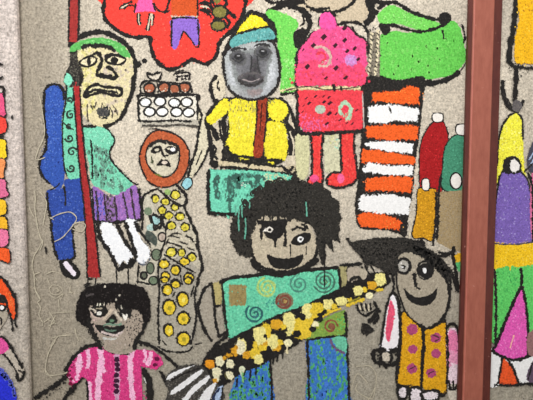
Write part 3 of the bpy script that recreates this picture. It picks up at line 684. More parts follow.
for i in range(34):
    u = random.uniform(140, 395); p.S(1.5, f"{u:.0f},170 {u+random.uniform(-8,8):.0f},{random.uniform(188,208):.0f}", HK)
for a in ((440,95,34),(472,140,38),(482,190,36),(478,238,34),(455,270,30),(410,60,30)): p.D(HK, *a, rough=1, wear=.3)
p.S(2.4, "440,290 442,350 438,398"); p.S(2, "470,290 478,340"); p.S(1.6,"500,290 512,300")
for a in ("62,150 60,200 62,250", "90,190 92,240 88,285", "45,130 48,180", "75,140 76,190", "110,120 108,150", "360,118 362,150 364,185"): p.S(1.5, a, (96,170,148), wear=.35)
p.build()

# broom
BR = thing('painted_broom', 'black broom with yellow and cream checks held across the teal shirt', 'broom', (290, 390))
px()
p = Part('handle', BR)
p.F(K, "201,366 210,350 230,341 250,330.5 270,320.5 289,313.5 304,307.5 322,297.5 348,284 373,273 388,274 389,284 365,297 336,308 314,326 300,342 271,360 258,367 240,374 228,383 216,388 204,380", rough=.9, wear=.15)
CR, YE, GO = (236,226,146), (228,196,58), (220,166,44)
t(235, 300, 120)
def blk(c, u, v, a, b):
    a *= 1.08; b *= 1.08
    p.F(c, f"{u-a:.1f},{v-b*.6:.1f} {u-a*.3:.1f},{v-b:.1f} {u+a*.8:.1f},{v-b*.8:.1f} {u+a:.1f},{v+b*.5:.1f} {u+a*.2:.1f},{v+b:.1f} {u-a*.8:.1f},{v+b*.8:.1f}", rough=.7, wear=.04)
for a in ((262,130,24,20),(300,135,36,36),(290,105,26,22),(140,130,18,22),(125,205,20,18),(90,238,18,22),(330,90,16,20),(365,35,24,22),(350,70,14,12),(160,168,12,14),(415,50,14,10)): blk(YE, *a)
for a in ((185,108,24,20),(185,212,16,14),(52,245,16,14),(10,232,10,14),(130,190,16,12)): blk(GO, *a)
for a in ((110,158,26,36),(30,205,18,30),(168,185,22,30),(240,98,24,38),(320,50,20,30),(415,20,20,20),(470,6,20,16),(105,264,18,20),(240,140,12,16)): blk(CR, *a)
for a in ((236,190,19,17),(357,110,15,17),(30,310,12,16)): p.D((242,236,190), *a, wear=.05)
p.S(2, "20,230 60,255", GO); p.S(2.4, "380,25 420,70", (140,150,50)); p.S(2, "330,130 372,120", (170,180,60))
p.S(2.2, "232,200 230,240", (222,210,170)); p.S(1.4,"25,320 40,360",(200,220,190))
for u, v, a, b in ((205,165,16,16),(275,150,18,16),(75,190,16,22),(150,220,12,16),(60,215,10,22),(222,130,12,14),(345,130,16,14),(300,75,14,16),(135,160,10,10),(15,260,12,20),(395,55,14,14),(215,215,12,12),(380,90,10,12)):
    p.D(K, u, v, a, b, rough=.6)
for a in ((215,120,11,12),(320,110,14,14),(275,118,10,16),(345,48,12,12),(150,150,9,16),(90,200,10,14),(65,238,10,10),(200,190,10,12),(380,40,12,12),(440,28,12,10)): blk(*((YE,) + a))
for u in (160, 172, 190, 215, 10, 40, 70, 95): v = 372 - u*.62; p.S(1.6, f"{u},{v-18:.0f} {u-4},{v+22:.0f}", rough=.7)
t(285, 255, 100)
for a in ((420,185,14,12),(345,240,12,8)): blk(YE, *a)
for a in ((390,190,22,24),(305,245,24,18),(508,130,26,30)): blk(CR, *a)
p.D((242,234,190), 450, 216, 20, 18, wear=.05); blk(GO, 464, 162, 22, 20); blk(YE, 505, 185, 18, 8)
p.S(2.6, "325,272 370,255 425,235", YE); p.S(1.6, "340,255 400,225", (150,140,50)); p.F((186,176,156), "400,75 440,90 425,130 405,120", wear=.3); p.S(2, "200,330 250,300 300,285", YE)
t(155, 325, 100)
for a in ((345,193,20,24),(400,208,18,20),(330,250,22,22),(398,270,18,20),(457,120,20,34),(330,285,12,14)): blk((232,226,190), *a)
for a in ((293,208,22,20),): blk((228,150,36), *a)
for a in ((418,135,12,14),(490,160,16,18),(432,122,8,12),(318,297,12,12),(395,160,16,8),(370,175,10,10),(430,160,8,10)): blk((216,158,42), *a)
p.D((216,222,190), 465, 235, 14, 18); p.S(1.6, "466,250 470,310", (120,190,120)); p.S(1.6,"372,255 385,290", (90,84,50))
p.build()
p = Part('bristles', BR)
p.F((58,56,54), "52,300 95,238 180,212 255,222 292,270 312,310 350,325 358,345 345,410 75,410 72,350", rough=1, wear=.4); p.M((110,106,100), "60,300 180,220 280,270 330,330 300,400 90,400", 120, 1)
for q in ("58,292 80,262 140,236 205,216 150,246 85,284", "82,358 140,310 200,266 250,238 244,262 170,322 100,368", "140,410 200,332 286,268 276,304 215,352 165,410", "230,410 270,345 322,308 312,345 280,410"): p.F((234,234,236), q, rough=.5, wear=.06)
p.F((176,196,226), "308,410 330,342 362,324 346,390 340,410", wear=.06)
p.S(2.2, "345,335 318,375 312,410", (40,50,80)); p.S(1.6, "85,300 150,262 240,230"); p.S(1.4, "358,330 360,370 352,400"); p.build()

# ================================================================== figure with swept black hair at lower right
HA = thing('painted_person', 'grinning figure with swept black hair and mustard dotted trousers', 'painted person', (420, 398), PEOPLE)
t(365, 310, 120)
p = Part('trousers', HA); MU = (222,164,28)
p.F(K, "165,5 220,40 262,85 330,60 362,60 364,362 300,368 250,345 140,338 150,150", wear=.25)
p.F(MU, "172,10 215,42 248,85 255,150 246,200 246,330 200,332 150,325 156,250 165,150 165,60", rough=.6); p.F(MU, "270,88 320,72 356,62 357,150 362,280 356,360 300,360 258,345 262,250 266,150", rough=.6)
for q in ("172,30 245,90 240,325 155,320", "272,90 352,80 355,355 262,340"): p.M((240,190,60), q, 80, .8); p.M((194,136,24), q, 70, .8)
for u, v, r in ((210,86,25),(212,174,21),(208,260,23),(315,124,23),(315,194,21),(294,280,22)): p.D((176,74,120), u, v, r, r*.95, wear=.2, rough=.6)
p.S(1.4,"300,110 330,125 310,140",(90,50,60)); p.S(1.4, "195,265 225,250", (90,50,60)); p.S(1.4,"280,285 310,270",(90,50,60))
p.S(3.2, "255,80 262,150 254,240 250,340"); p.build()
for q in ("148,346 188,344 182,392 152,392", "203,350 248,350 252,410 205,410", "255,364 322,360 322,400 262,398"):
    p = Part('shoe', HA); p.F((232,222,228), q, wear=.06); p.stroke(pts_of(q), 3, K, True, .7, .25); p.build()
p = Part('sleeve', HA); px()
p.F(K, "384,316 387,302 391,292 396,294 399,306 400,325 399,350 380,352 381,335", wear=.3); p.F((240,236,240), "386,316 388.5,304 391.5,295 395,297 397,306 398.5,325 397.5,348 380.5,349.5 383,335", wear=.05)
p.F((232,88,120), "390,301 393.5,305 394.5,312 393,326 389,342 385.5,334 387,318", rough=.7, wear=.05); p.S(2.4, "385,314 388,302 392,293 397,296 399.5,306 400,335 398,350"); p.S(2, "385.5,314 383,332 380.5,348"); p.build()
t(365, 310, 120); p = Part('hand', HA); p.M(K, "45,180 140,176 140,240 55,240", 40, 1.2); p.S(4, "95,178 45,180 36,205 48,232 78,235 90,245 130,240 150,210 140,175 110,182"); p.S(3.4, "60,180 75,200 65,225"); p.S(3, "110,185 120,210 105,235"); p.S(3, "90,240 96,262"); p.S(2, "60,240 68,255"); p.F((206,196,180), "78,195 105,190 108,225 82,225", wear=.2); p.S(2, "135,170 155,190"); p.build()
p = Part('sleeve', HA); p.F((238,214,226), "368,95 412,92 425,200 425,345 370,330 366,200", wear=.06); p.F((234,156,190), "370,98 410,96 422,190 420,250 392,235 370,250 367,200", rough=1.6, wear=.05); p.F((230,128,172), "372,100 408,98 414,150 405,185 380,180 369,190", rough=1.6, wear=.05); p.S(3, "358,85 378,62 402,68 412,95"); p.S(2.4, "364,95 368,210 364,330"); p.S(1.6, "410,70 420,200"); p.build()
p = Part('hand', HA); p.F((206,198,184), "372,335 425,335 420,400 375,395", wear=.3)
for a in ("368,310 380,345 395,358", "392,312 392,350", "412,325 398,352", "370,345 385,355 415,345"): p.S(2.2, a)
p.build()
p = Part('head', HA); px()
q = "401,253 412,251 424,258 437,268 446,281 448.5,295 446,310 440,320 428,328 417,322 408,314 402,300 397.5,285 397.5,266"
p.F((168,158,140), q, wear=.35); p.M((190,180,160), "404,256 420,258 440,280 430,300 405,295", 70, 1, 1, .3)
p.stroke(pts_of("438,268 447,281 449.5,296 447,310 441,320 428,328.5 416,323"), 3, K, False, .6, .2); p.stroke(pts_of("416,323 407,314 401,300 397,285 397,266"), 1.6, K, False, .5, .3); p.build(); hd = p.obj
t(340, 225, 120)
e = Part('eye', hd); e.D(K, 283, 182, 35, 40, wear=.2, rough=.6); e.D((176,172,164), 282, 182, 22, 26, wear=.2); e.M((230,228,224), "268,165 298,170 298,200 268,200", 8, .9); e.D(K, 281, 186, 10, 9); e.D(WHITE, 278, 187, 4, 4); e.build()
e = Part('eye', hd); e.D(K, 379, 200, 39, 44, wear=.15, rough=.6); e.S(1.2, "355,180 365,170 385,168", (150,144,132)); e.S(1.2, "352,225 372,238", (130,124,112)); e.D(WHITE, 377, 203, 9, 13, wear=0); e.build()
e = Part('nose', hd); e.S(3.6, "330,212 333,245 338,275"); e.S(2, "338,278 358,285"); e.build()
e = Part('mouth', hd); e.F(K, "284,282 310,306 350,322 400,308 430,282 422,330 382,358 330,350 298,325", wear=.12); e.build()
p = Part('hair', HA)
q = "28,62 60,75 120,62 220,55 310,60 360,85 430,130 480,178 502,212 492,245 462,238 420,192 370,150 335,130 285,122 258,148 246,225 200,208 150,180 112,175 90,140 70,115 48,92"
p.F((42,40,38), q, rough=.9, wear=.35); p.M((76,72,67), "60,80 300,70 270,120 230,200 100,150", 220, .7); p.M((20,20,19), q, 160, 1.1); p.M((16,16,16), "330,90 430,140 490,210 470,235 400,170 340,125", 120, 1.4)
p.S(3, "430,140 470,135 505,118 510,105"); p.S(3.4, "360,60 372,95"); p.S(2.4, "330,70 380,80"); p.S(1.6, "28,62 42,60"); p.S(3, "500,215 515,270 525,300"); p.S(2.4, "490,240 492,290"); p.S(2.4, "230,220 240,260 232,300"); p.S(2,"205,205 215,240"); p.S(2.2, "30,180 70,175 100,172"); p.S(1.6, "110,175 125,210 145,225"); p.build()

# ================================================================== child in striped shirt, lower left
CH = thing('painted_child', 'smiling child in a pink striped shirt at the bottom edge', 'painted person', (115, 400), PEOPLE)
t(0, 295, 140)
p = Part('arm', CH); p.S(4.5, "262,300 215,340 160,375 130,395", rough=1); p.S(4.5, "290,345 255,380 240,420", rough=1); p.M(K, "120,395 250,310 260,330 150,410", 50, .9); p.build()
t(120, 340, 80)
p = Part('arm', CH); p.S(3, "85,5 150,20 200,38 270,78 330,130 385,182"); p.S(3.4, "262,205 288,240 300,285"); p.S(7, "145,190 185,260 200,330 200,420"); p.S(1.2, "160,250 175,290", (206,206,200)); p.S(3, "130,0 140,40"); p.build()
px()
p = Part('shirt', CH); PK = (216,62,132)
q = "67,371 72.5,361 80,353 92,347 102,347.5 110,351 117.5,354 130,353.5 132,350 142.5,350 153,350.5 161,357 163.5,364 156,369.5 145.5,367 141,366 142,385 143,405 88,405 87.5,390 86.5,379 83,378 77,383.5 72.5,388 69.5,381"
p.F(PK, q, sharp=1, rough=.5, wear=.08); p.M((232,90,156), q, 150, .9, 1.5, .05); p.M((186,46,112), q, 80, .8, 1.5, .05)
LP = (246,186,218)
t(50, 340, 80)
for w, a in ((5.4,"188,92 196,150 186,220"), (4,"188,220 175,270"), (3.4,"250,62 258,110 252,190"), (5.4,"335,55 338,140 325,250"), (5.8,"330,240 322,320 318,410"), (3.2,"345,100 362,220"), (4,"262,275 268,410"), (3,"528,70 532,160 530,260"), (2,"115,230 165,280")): p.S(w, a, LP, rough=.8, wear=.05)
t(120, 340, 80)
for w, a in ((5,"66,78 68,160 74,260 86,410"), (2.6,"95,60 75,140"), (3,"160,60 172,110 158,150"), (4.6,"198,78 205,110 180,170")): p.S(w, a, LP, rough=.8, wear=.05)
p.D((100,20,60), 246, 126, 18, 16); p.D((100,20,60), 234, 166, 18, 12)
t(50, 340, 80)
p.S(4.4, "446,85 448,200 448,300 446,410", (208,160,190), wear=.1, rough=.9)
for v in (128, 165, 195, 235, 272, 305, 340): p.D((60,26,52), 446 + random.uniform(-6, 6), v, 19, 17, rough=.6)
for u, v in ((125,235),(140,260),(155,300),(135,290)): p.D((120,20,60), u, v, 14, 12)
p.S(3.8, "104,215 125,160 178,92 250,42 340,30", rough=.9); p.S(2, "355,55 400,76 450,90 535,92"); p.S(2.4, "225,250 185,285 150,320", rough=1); p.S(2.2, "242,270 250,330 252,410"); p.M(K, "110,190 180,80 200,70 130,230", 30, .8); p.build()
p = Part('head', CH); px()
q = "88,304 100,298 115,297 131,300 141,308 146,320 140,334 134,341 134,351 118,354 104,349 104,341 95,338 89,328 87,318"
p.F((168,155,141), q, wear=.35); p.M((184,164,154), "92,318 102,314 106,330 98,338", 40, .9); p.M((190,178,170), "102,334 128,332 126,346 106,344", 20, .9); p.M(K, "87,318 94,322 98,338 104,345 96,342 88,332", 70, 1.1); p.M((70,64,60), "128,312 144,320 138,338 128,342", 50, .9); p.M((150,146,130), "106,346 132,346 130,352 110,352", 30, .9)
p.S(3.2, "88,322 92,332 98,341 101,350", rough=.9); p.S(3, "146,321 142,332 136,341 134,350", rough=.9); p.M((60,54,50), "126,330 142,322 138,340 126,348", 26, .8); p.M((206,180,172), "92,312 104,308 108,330 98,334", 24, 1.1); p.S(2.6, "146,322 142,332 136,340 134,350"); p.S(2, "90,328 97,340 102,350"); p.build(); hd = p.obj
t(65, 280, 80)
e = Part('eye', hd); e.F(K, "165,195 205,165 262,172 288,215 245,250 192,235", rough=.7, wear=.2); e.S(2, "165,190 195,200 205,220", (206,196,180)); e.D((230,226,206), 232, 162, 30, 9, rough=.4); e.D((230,228,220), 228, 222, 17, 13); e.S(1.6, "170,215 185,240 230,258 275,240", (196,176,164)); e.S(1.3, "205,190 250,190", (170,160,140)); e.build()
e = Part('eye', hd); e.F(K, "330,170 375,140 440,190 442,232 400,265 358,225", rough=.7, wear=.2); e.F((240,236,226), "385,225 402,238 418,226 412,255 398,268 386,245", rough=.4, wear=.05); e.S(1.4, "370,160 380,195", (200,194,180)); e.S(1.2, "350,190 362,215", (160,150,136)); e.build()
e = Part('nose', hd); e.F(K, "272,278 322,228 350,275 315,296", wear=.2, rough=.6); e.D((100,130,104), 312, 272, 14, 10); e.S(2.4, "252,268 290,225 322,190", (206,190,170)); e.S(2, "330,210 355,245 378,272", (214,204,186)); e.build()
e = Part('mouth', hd); e.F(K, "208,305 255,300 310,312 392,300 372,345 320,366 250,356", wear=.12, rough=.5); e.S(1.8, "258,303 285,293 330,298 378,292", (120,150,130)); e.S(2, "205,300 235,345 300,368 360,358 398,310"); e.S(1.6, "265,325 300,340 340,336", (96,120,104), rough=.6); e.S(2, "240,345 330,368 390,340", (206,190,186)); e.S(2, "250,384 300,394 345,388", (204,204,198)); e.build()
p = Part('hair', CH); px()
HQ = "76,310 79,297 86,288 97,284.5 110,283 125,283.5 137,285 144,289 148.5,297 150.5,310 149.5,321 144,322 141,314 135,310 128,309 120,305 112,302.5 103,303 95,304 89,308 91,318 89,327 83,325 77,319"
p.F((26,22,22), HQ, rough=.9, wear=.12); p.M((62,56,54), HQ, 90, .7); p.M(K, "84,285 100,283 100,287", 10, 1)
for u, v in ((105,286.5),(119.5,295.5),(116,300),(104,303)): p.D((214,206,190), u, v, .8, 1.1)
for i in range(16):
    u = random.uniform(90, 140); p.stroke([(u, 301), (u+random.uniform(-1,1), 305+random.uniform(0, 4))], 1.4, (26,22,22), False, .3, .1)
p.S(1.6, "84,288 90,283 84,285"); p.S(4, "88,318 90,326 94,334"); p.S(1.6,"86,296 94,294",(80,74,74)); p.build()

# ================================================================== right of the post
px()
P = Part('painted_cloth'); P.S(5.5, "518,-8 515,15 513,32 510,46 509,62"); P.F((242,184,30), "521,-10 560,-10 560,63 530,63.5 516,62 515,40 519,20", rough=.7); P.M((252,206,70), "520,0 560,0 560,60 518,60", 110, .9); P.M((200,140,30), "520,2 534,2 532,14 522,10", 20, .9); P.M((190,140,30), "516,40 540,40 540,62 518,62", 30, .8); P.S(3, "507,60 515,66 535,68 560,66", rough=1)
tag(P.build(), 'golden yellow cloth at the top corner beyond the steel post', 'cloth')
P = Part('painted_stand'); P.S(4.6, "516,66 516,80 515,100 517,106"); P.S(4, "502.5,80 504,96 510,108 519,112"); P.S(2.6, "519,110 524,100"); P.M(K, "508,60 530,68 524,76 512,74", 24, .9); P.D((92,88,90), 517, 106, 5, 6, wear=.4); P.S(2, "503,92 512,108", wear=.4)
tag(P.build(), 'thin black stand between golden cloth and lemon yellow bottle', 'stand')
def bot2(name, label, body, color, cap, hood, mott):
    th = thing(name, label, 'bottle', (512, max(b[1] for b in body)), 'painted bottles with white tops')
    p = Part('body', th); p.stroke(body[:6], 4.5, K, False, .8, .25); p.F(color, body); q = ' '.join(f'{a},{b}' for a, b in body); px()
    for c, n in mott: p.M(c, q, n, 1.1)
    p.stroke(body[5:-2], 1.8, K, False, .6, .4); p.build()
    if cap:
        c = Part('cap', th); c.F(K, hood, wear=.25, rough=.8); c.F((238,234,230), cap, wear=.05); c.build()
bot2('painted_bottle', 'lemon yellow bottle beyond the steel post', [(497.5,185),(498.5,162),(499.5,143),(503,128),(510,117),(517,113.5),(522,119),(523,140),(524,165),(525,185)], (242,236,72), None, None, [((250,246,130),80),((222,208,60),50)])
bot2('painted_bottle', 'violet bottle with white cap below the lemon yellow bottle', [(494.5,244),(496,210),(499.5,184),(503,173),(512,170),(520,171),(527,179),(530.5,192),(532,215),(532,242),(515,245)], (124,100,180), [(510.5,162),(514,159.5),(518.5,163),(519,169),(515,172),(511,170)], [(503,172),(504,160),(512,156.5),(518,157.5),(521.5,170),(514,174)], [((158,142,206),90),((108,88,170),70)])
px()
th = thing('painted_bottle', 'pink bottle cut by the frame beside the violet bottle', 'bottle', (540, 243), 'painted bottles with white tops')
p = Part('body', th); p.F((214,110,150), "531,178 538,172 552,172 556,243 533,243"); p.S(2.4, "527,172 531,180 533,200 533,243"); p.build()
p = Part('cap', th); p.F((70,70,84), "527,160 531,146 536,138 546,138 546,170 530,172", wear=.3); p.S(1.2, "529,160 535,150", (170,190,220)); p.S(1.2, "529,166 535,158", (170,190,220)); p.S(2, "524,172 532,164"); p.build()

TE = thing('painted_tent', 'yellow, green and pink tent shape standing beside the steel post', 'tent', (520, 384))
p = Part('green_panel', TE); p.F((96,204,102), "490,262 560,256 560,335 527,332 525,305 521,288 505,322 497,345 488,340", sharp=1, rough=.7); p.M((116,212,116), "494,266 560,262 556,320 526,300 520,280 498,335", 130, .9, 1.4); p.M((70,176,90), "494,266 518,266 500,335", 50, .9, 1.6); p.S(2.6, "494.5,268 496,300 495.5,345", wear=.3); p.build()
p = Part('yellow_band', TE); p.F((244,198,34), "490,244 515,244 560,241 560,262 534,264 520,267 512,266 510,271 508,266 490,268", rough=.8); p.M((252,214,80), "494,246 560,244 560,260 494,264", 70, .9); p.M((206,150,24), "494,246 560,244 560,260 494,264", 60, .7); p.S(1.4, "494,243.5 515,244.5 535,242 560,240", (60,56,80), wear=.5); p.build()
p = Part('white_panel', TE); p.F((240,240,240), "488,350 498,353 508,358 500,384 488,384", rough=.5, wear=.04); p.F((240,240,240), "508,358 530,356 560,350 560,380 530,382 519,383 513,370", rough=.5, wear=.04); p.build()
p = Part('pink_panel', TE); p.F((228,92,182), "521,286 525,302 527,330 527.5,356 515,359 502,356 493.5,350 498,340 506,320", rough=.5); p.M((240,130,204), "519,292 524,310 524,354 500,350", 60, .9, 1.4); p.S(3.2, "521,268 521,286 512,305 504,325 496,345 493,351 503,357 515,360 527,357 533,354", rough=.7); p.S(2.8, "522,286 525.5,302 528,330 528,356"); p.S(1.2, "514,335 510,348", (244,190,160)); p.build()
p = Part('orange_flap', TE); p.F((236,90,42), "503.5,359 510,365 514,372 518,384 499.5,384.5 501,370", rough=.6); p.S(2.2, "502,358 500,372 498,384"); p.S(2.6, "508,360 513,368 517,378 519,385"); p.S(2.6, "494,385 510,385.5 522,384 535,384 560,382", rough=.9); p.build()
p = Part('brown_fold', TE); p.F((150,110,110), "528,335 540,330 545,352 529,355"); p.F((98,80,100), "527,380 532,362 540,360 545,382"); p.S(1.5, "528,380 533,362"); p.build()
P = Part('paint_spot'); P.S(3, "533,396 545,393 556,394"); P.M(K, "525,394 560,392 560,402 528,402", 12, 1); tag(P.build(), 'black paint mark in the bottom corner under the tent', 'spot')

# ================================================================== chalk scribbles on the bare wall
CK = (200,192,168)
def chalk(label, w, *tiles):
    P = Part('chalk_scribble')
    for tt, L in tiles:
        t(*tt)
        for a in L: P.S(w*.8, a, CK, rough=.3, wear=.75)
    tag(P.build(), label, 'chalk mark')
chalk('long wavering chalk line running down beside the blue trousers', 1.2, ((0,190,80), ["230,0 235,60 232,120 240,180 250,250 270,320 285,350 265,400", "195,110 205,140 225,180"]), ((0,240,80), ["285,0 260,50 225,110 214,180 226,230 235,330 265,395", "225,230 265,215", "235,250 250,270"]))
chalk('thin pale chalk line following the blue coat edge', 1.1, ((0,145,60), ["340,-460 358,-400 370,-330 395,-150 385,-60 340,40 320,130 400,110"]))
chalk('thin pale chalk line looping beside the lower blue trousers', 1.1, ((0,190,80), ["265,10 300,60 310,100 292,200 285,240"]))
chalk('chalk loop drawn across the blue trouser leg', 1.2, ((0,190,80), ["335,190 370,170 420,152 470,148 508,180 500,215 450,280 410,320 360,345", "330,180 360,200"]), ((0,200,140), ["275,95 300,85 325,95 310,120 275,110"]))
chalk('chalk zigzag and star below the wavering line', 1.0, ((0,290,80), ["240,10 268,60 250,80 270,120 260,165 285,220 280,240", "270,60 255,80", "330,150 350,180 360,215 322,240", "370,170 345,215 330,260", "310,190 375,225", "335,185 290,215"]))
chalk('faint chalk sketch of a face under the white shoe', .9, ((0,240,80), ["300,230 350,210 410,225", "325,330 350,300 400,310 415,340 380,365 340,355 330,330", "355,335 375,322 392,338 372,348", "470,300 465,350 490,345", "310,250 330,290", "430,260 450,300"]), ((0,290,80), ["330,30 370,55 420,25 400,70", "390,60 395,140", "340,155 420,148 492,146", "460,0 480,25"]))
chalk('chalk box corner beside the pink striped sleeve', 1.1, ((0,290,80), ["340,322 400,305 482,300", "385,310 350,350 335,400", "498,250 505,290 525,340"]), ((0,340,80), ["370,0 335,60 315,110 302,200 325,235 420,225 450,212", "300,200 345,255"]))
chalk('round chalk loops right of the blue-green trousers', 1.1, ((260,295,140), ["365,272 390,270 420,272 442,305 438,360 425,395 385,378 365,360 372,335", "410,335 372,300 352,345 350,365", "440,345 425,380 405,410"]))
P = Part('paint_spot'); t(0, 240, 80); P.S(1.6, "305,45 306,70 308,92"); tag(P.build(), 'short black paint dash beside the blue trousers', 'spot')
P = Part('paint_spot'); t(260, 200, 140); P.D(K, 152, 232, 5, 9)
tag(P.build(), 'tiny black paint fleck on bare wall beside the curly hair', 'spot')

# ================================================================== pilaster at the left edge and what is painted on it
PD = .045
DEPTH[0] = -PD
px()
GA = thing('painted_garland', 'strip of bright stacked colour patches cut by the left frame edge', 'garland', (0, 262))
for c, q in (((226,86,130), "-14,98 2,94 4,106 4,116 -14,118"), ((232,70,60), "-14,119 4,118 4.5,132 -14,133"), ((240,204,40), "-14,142 4,140 5.5,150 5,158 -14,160"), ((240,150,90), "-14,160 4,160 3.5,172 2,180 -14,180"),
             ((222,110,150), "-14,181 4,180 6,189 7,196 -14,198"), ((238,190,44), "-14,200 3,200 6,207 4,214 -14,216"), ((238,180,44), "-14,219 3,217 7,223 5,230 -14,231"), ((230,120,160), "-14,232 5,230 8,238 5,246 -14,247"), ((236,92,40), "-14,250 7,249 9,262 0,260 -14,262")):
    P = Part('patch', GA); P.stroke(pts_of(q), 2.4, K, True, .6, .2); P.F(c, q); P.build()
for a in ("-14,62 0,64 2.5,63.5", "-14,78 0,78 2.8,76", "-14,86 2,87 3.5,92 4,98", "-14,137 4,136"):
    P = Part('mark', GA); P.S(2.4, a); P.build()
RH = thing('painted_woman', 'orange-haired figure in blue cut by the left frame edge', 'painted person', (2, 400), PEOPLE)
p = Part('body', RH); t(0, 290, 80); p.F((176,166,150), "-60,20 30,30 45,120 40,200 -60,300", wear=.4)
t(0, 340, 80); p.F((190,180,166), "20,20 60,20 150,170 160,200 130,260 105,220 30,90", wear=.3); p.S(2.6, "35,0 75,55 115,120 135,165 155,190"); p.S(2.2, "15,85 60,135 90,180 112,220"); p.S(3, "112,215 118,262 135,268 158,232 160,205"); p.S(2, "135,165 155,150"); p.S(2,"120,200 150,215"); t(0, 290, 80); p.S(2, "2,180 10,210 5,230"); p.S(1.6, "30,30 45,110 75,200", wear=.3); p.build(); hd = p.obj
e = Part('eye', hd); e.D(K, 14, 115, 28, 30, wear=.15); e.D(WHITE, 14, 118, 14, 14); e.S(2.4, "-20,70 20,60 40,90"); e.build()
p = Part('hair', RH); t(0, 240, 80); p.F((236,86,38), "-60,235 0,252 30,278 70,342 100,395 105,440 -20,420 15,380 -10,345 -60,330"); t(0, 290, 80); p.F((236,86,38), "0,-20 60,5 95,55 107,150 96,192 70,172 48,110 35,50 10,20")
p.M((248,120,64), "40,10 90,60 100,160 60,110", 40, .8, 1.6); t(0,240,80); p.S(3, "-60,228 0,246 35,276 75,340 102,390"); t(0,290,80); p.S(2.4, "95,20 106,90 108,160 100,200"); p.S(2, "72,180 80,235 84,278"); p.S(2, "98,190 104,225 112,252"); p.S(2.2, "35,50 50,110 72,175"); p.F(K, "0,30 35,40 40,80 10,90 -20,60", wear=.3); p.build()
p = Part('sleeve', RH); t(0, 290, 80); p.F((230,88,162), "-60,318 10,316 40,345 58,395 -10,430 -60,430"); t(0,340,80); p.F((230,88,162), "-60,-20 35,5 42,45 15,85 -60,100"); t(0, 290, 80); p.S(2.2, "-60,312 10,312 45,340 90,395"); p.build()
p = Part('dress', RH); t(0, 340, 80); p.F((42,52,214), "-60,170 0,188 40,228 80,300 104,420 -60,420", rough=.8); p.M((96,108,214), "0,188 40,228 84,300 100,380 60,300 10,230", 45, 2); p.build()
P = Part('paint_spot'); t(0, 100, 60); P.D(K, 107, 155, 9, 18, wear=.1); tag(P.build(), 'small black paint spot alone on the pale pilaster', 'spot')
DEPTH[0] = 0.0

# ================================================================== the setting
def mesh_obj(name, verts, faces, m, parent=None, bev=0.0, seg=3):
    import bmesh
    bm = bmesh.new(); vs = [bm.verts.new(v) for v in verts]
    for f in faces: bm.faces.new([vs[i] for i in f])
    bmesh.ops.recalc_face_normals(bm, faces=bm.faces)
    if bev: bmesh.ops.bevel(bm, geom=bm.edges[:], offset=bev, segments=seg, affect='EDGES', profile=.5)
    me = bpy.data.meshes.new(name); bm.to_mesh(me); bm.free()
    me.materials.append(m)
    if bev:
        for p in me.polygons: p.use_smooth = False
    o = bpy.data.objects.new(name, me); col.objects.link(o); o.parent = parent
    return o
def box(name, x0, x1, y0, y1, z0, z1, m, parent=None, bev=0.0):
    v = [(x, y, z) for x in (x0, x1) for y in (y0, y1) for z in (z0, z1)]
    return mesh_obj(name, v, [(0,1,3,2),(4,6,7,5),(0,4,5,1),(2,3,7,6),(0,2,6,4),(1,5,7,3)], m, parent, bev)

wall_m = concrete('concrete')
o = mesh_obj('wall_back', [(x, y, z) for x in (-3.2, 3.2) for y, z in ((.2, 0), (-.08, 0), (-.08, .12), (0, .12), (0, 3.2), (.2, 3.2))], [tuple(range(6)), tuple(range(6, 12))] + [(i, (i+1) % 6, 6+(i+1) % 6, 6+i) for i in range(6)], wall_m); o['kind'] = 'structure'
ex = wall_point(22.5, 200, -PD).x
o = box('wall_left', -2.6, ex, -PD, -.0005, .1205, 3.2, concrete('pilaster_concrete', (205,194,188), (184,176,164), (190,180,172), False), bev=.02); o['kind'] = 'structure'
fm, nt, b = nodes('ground_concrete'); pos = gvec(nt)
nt.links.new(ramp(nt, noise(nt, pos, 6, 6), [(.3, lin((110,104,96))), (.7, lin((150,143,132)))]), b.inputs['Base Color'])
o = box('floor', -3.2, 3.2, -4.5, .2, -.1, 0, fm); o['kind'] = 'structure'

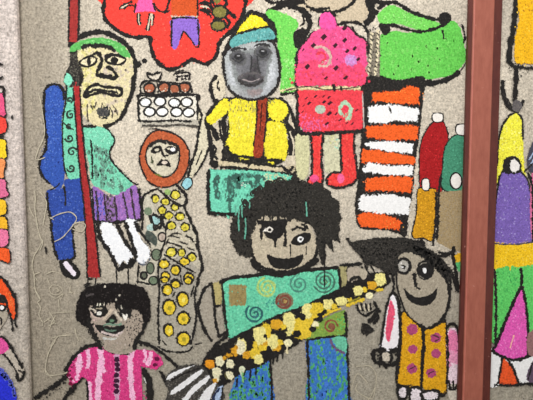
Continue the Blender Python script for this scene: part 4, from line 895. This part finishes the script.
def steel(name, c, c2):
    m, nt, b = nodes(name); pos = gvec(nt)
    mp = nt.nodes.new('ShaderNodeMapping'); mp.inputs['Scale'].default_value = (1, 1, .25); nt.links.new(pos, mp.inputs['Vector'])
    base = ramp(nt, noise(nt, mp.outputs['Vector'], 40, 5, .7), [(.3, lin(c2)), (.6, lin(c))])
    sp = noise(nt, pos, 60, 2, .5)
    base = mix(nt, maprange(nt, sp, .72, .78, 0, .6), base, lin((206,150,136)))
    nt.links.new(base, b.inputs['Base Color']); b.inputs['Roughness'].default_value = .5; b.inputs['Specular IOR Level'].default_value = .3
    bump(nt, b, noise(nt, pos, 220, 2), .15, .001)
    return m
red, shaded_red = steel('red_oxide_paint', (166,97,80), (148,82,67)), steel('shaded_oxide_paint', (98,46,38), (80,34,31))  # second steel is the same red paint with the angled sides' shade coloured in
xo0, xi0 = wall_point(463.7, 200, -.03).x, wall_point(468.8, 200, -.055).x
xi1, xo1 = wall_point(489.7, 200, -.055).x, wall_point(496.2, 200, -.03).x
zb, zt = .1205, 3.2
post = bpy.data.objects.new('steel_post', None); col.objects.link(post); post.location = ((xo0+xo1)/2, -.02, 0)
tag(post, 'red oxide painted steel post standing in front of the mural', 'post')
ox, oy = post.location.x, post.location.y
def prism(name, prof, m):
    n = len(prof)
    v = [(x-ox, y-oy, z) for z in (zb, zt) for x, y in prof]
    return mesh_obj(name, v, [tuple(range(n)), tuple(range(n, 2*n))] + [(i, (i+1) % n, n+(i+1) % n, n+i) for i in range(n)], m, post)
e = .0012
prism('flange', [(xo0, -.012), (xo0, -.03), (xi0-e, -.042), (xi0-e, -.012)], shaded_red)
prism('flange', [(xo1, -.012), (xo1, -.03), (xi1+e, -.042), (xi1+e, -.012)], shaded_red)
prism('face_plate', [(xi0, -.012), (xi0, -.0445), (xi0+.004, -.0475), (xi1-.004, -.0475), (xi1, -.0445), (xi1, -.012)], red)
prism('highlight_strip', [(xi0+.004, -.0477), (xi0+.006, -.0487), (xi0+.0085, -.0477)], steel('edge_highlight_paint', (196,116,102), (178,96,84)))  # bright highlight along the left edge, added as a strip of lighter colour

post.rotation_euler.y = math.radians(.55); post.location.x -= math.tan(math.radians(.55))*1.35

# ------------------------------------------------------------------ light
w = bpy.data.worlds.new('world'); S.world = w; w.use_nodes = True
bg = w.node_tree.nodes['Background']; bg.inputs['Color'].default_value = (1, .99, .975, 1); bg.inputs['Strength'].default_value = .70
def area(name, loc, target, size, power, colr=(1, .985, .965)):
    d = bpy.data.lights.new(name, 'AREA'); d.size = size; d.energy = power; d.color = colr
    o = bpy.data.objects.new(name, d); col.objects.link(o); o.location = loc
    o.rotation_euler = (Vector(target) - Vector(loc)).to_track_quat('-Z', 'Y').to_euler()
area('sky_light', (-.7, -3.2, 3.6), (0, 0, 1.5), 2.2, 124)
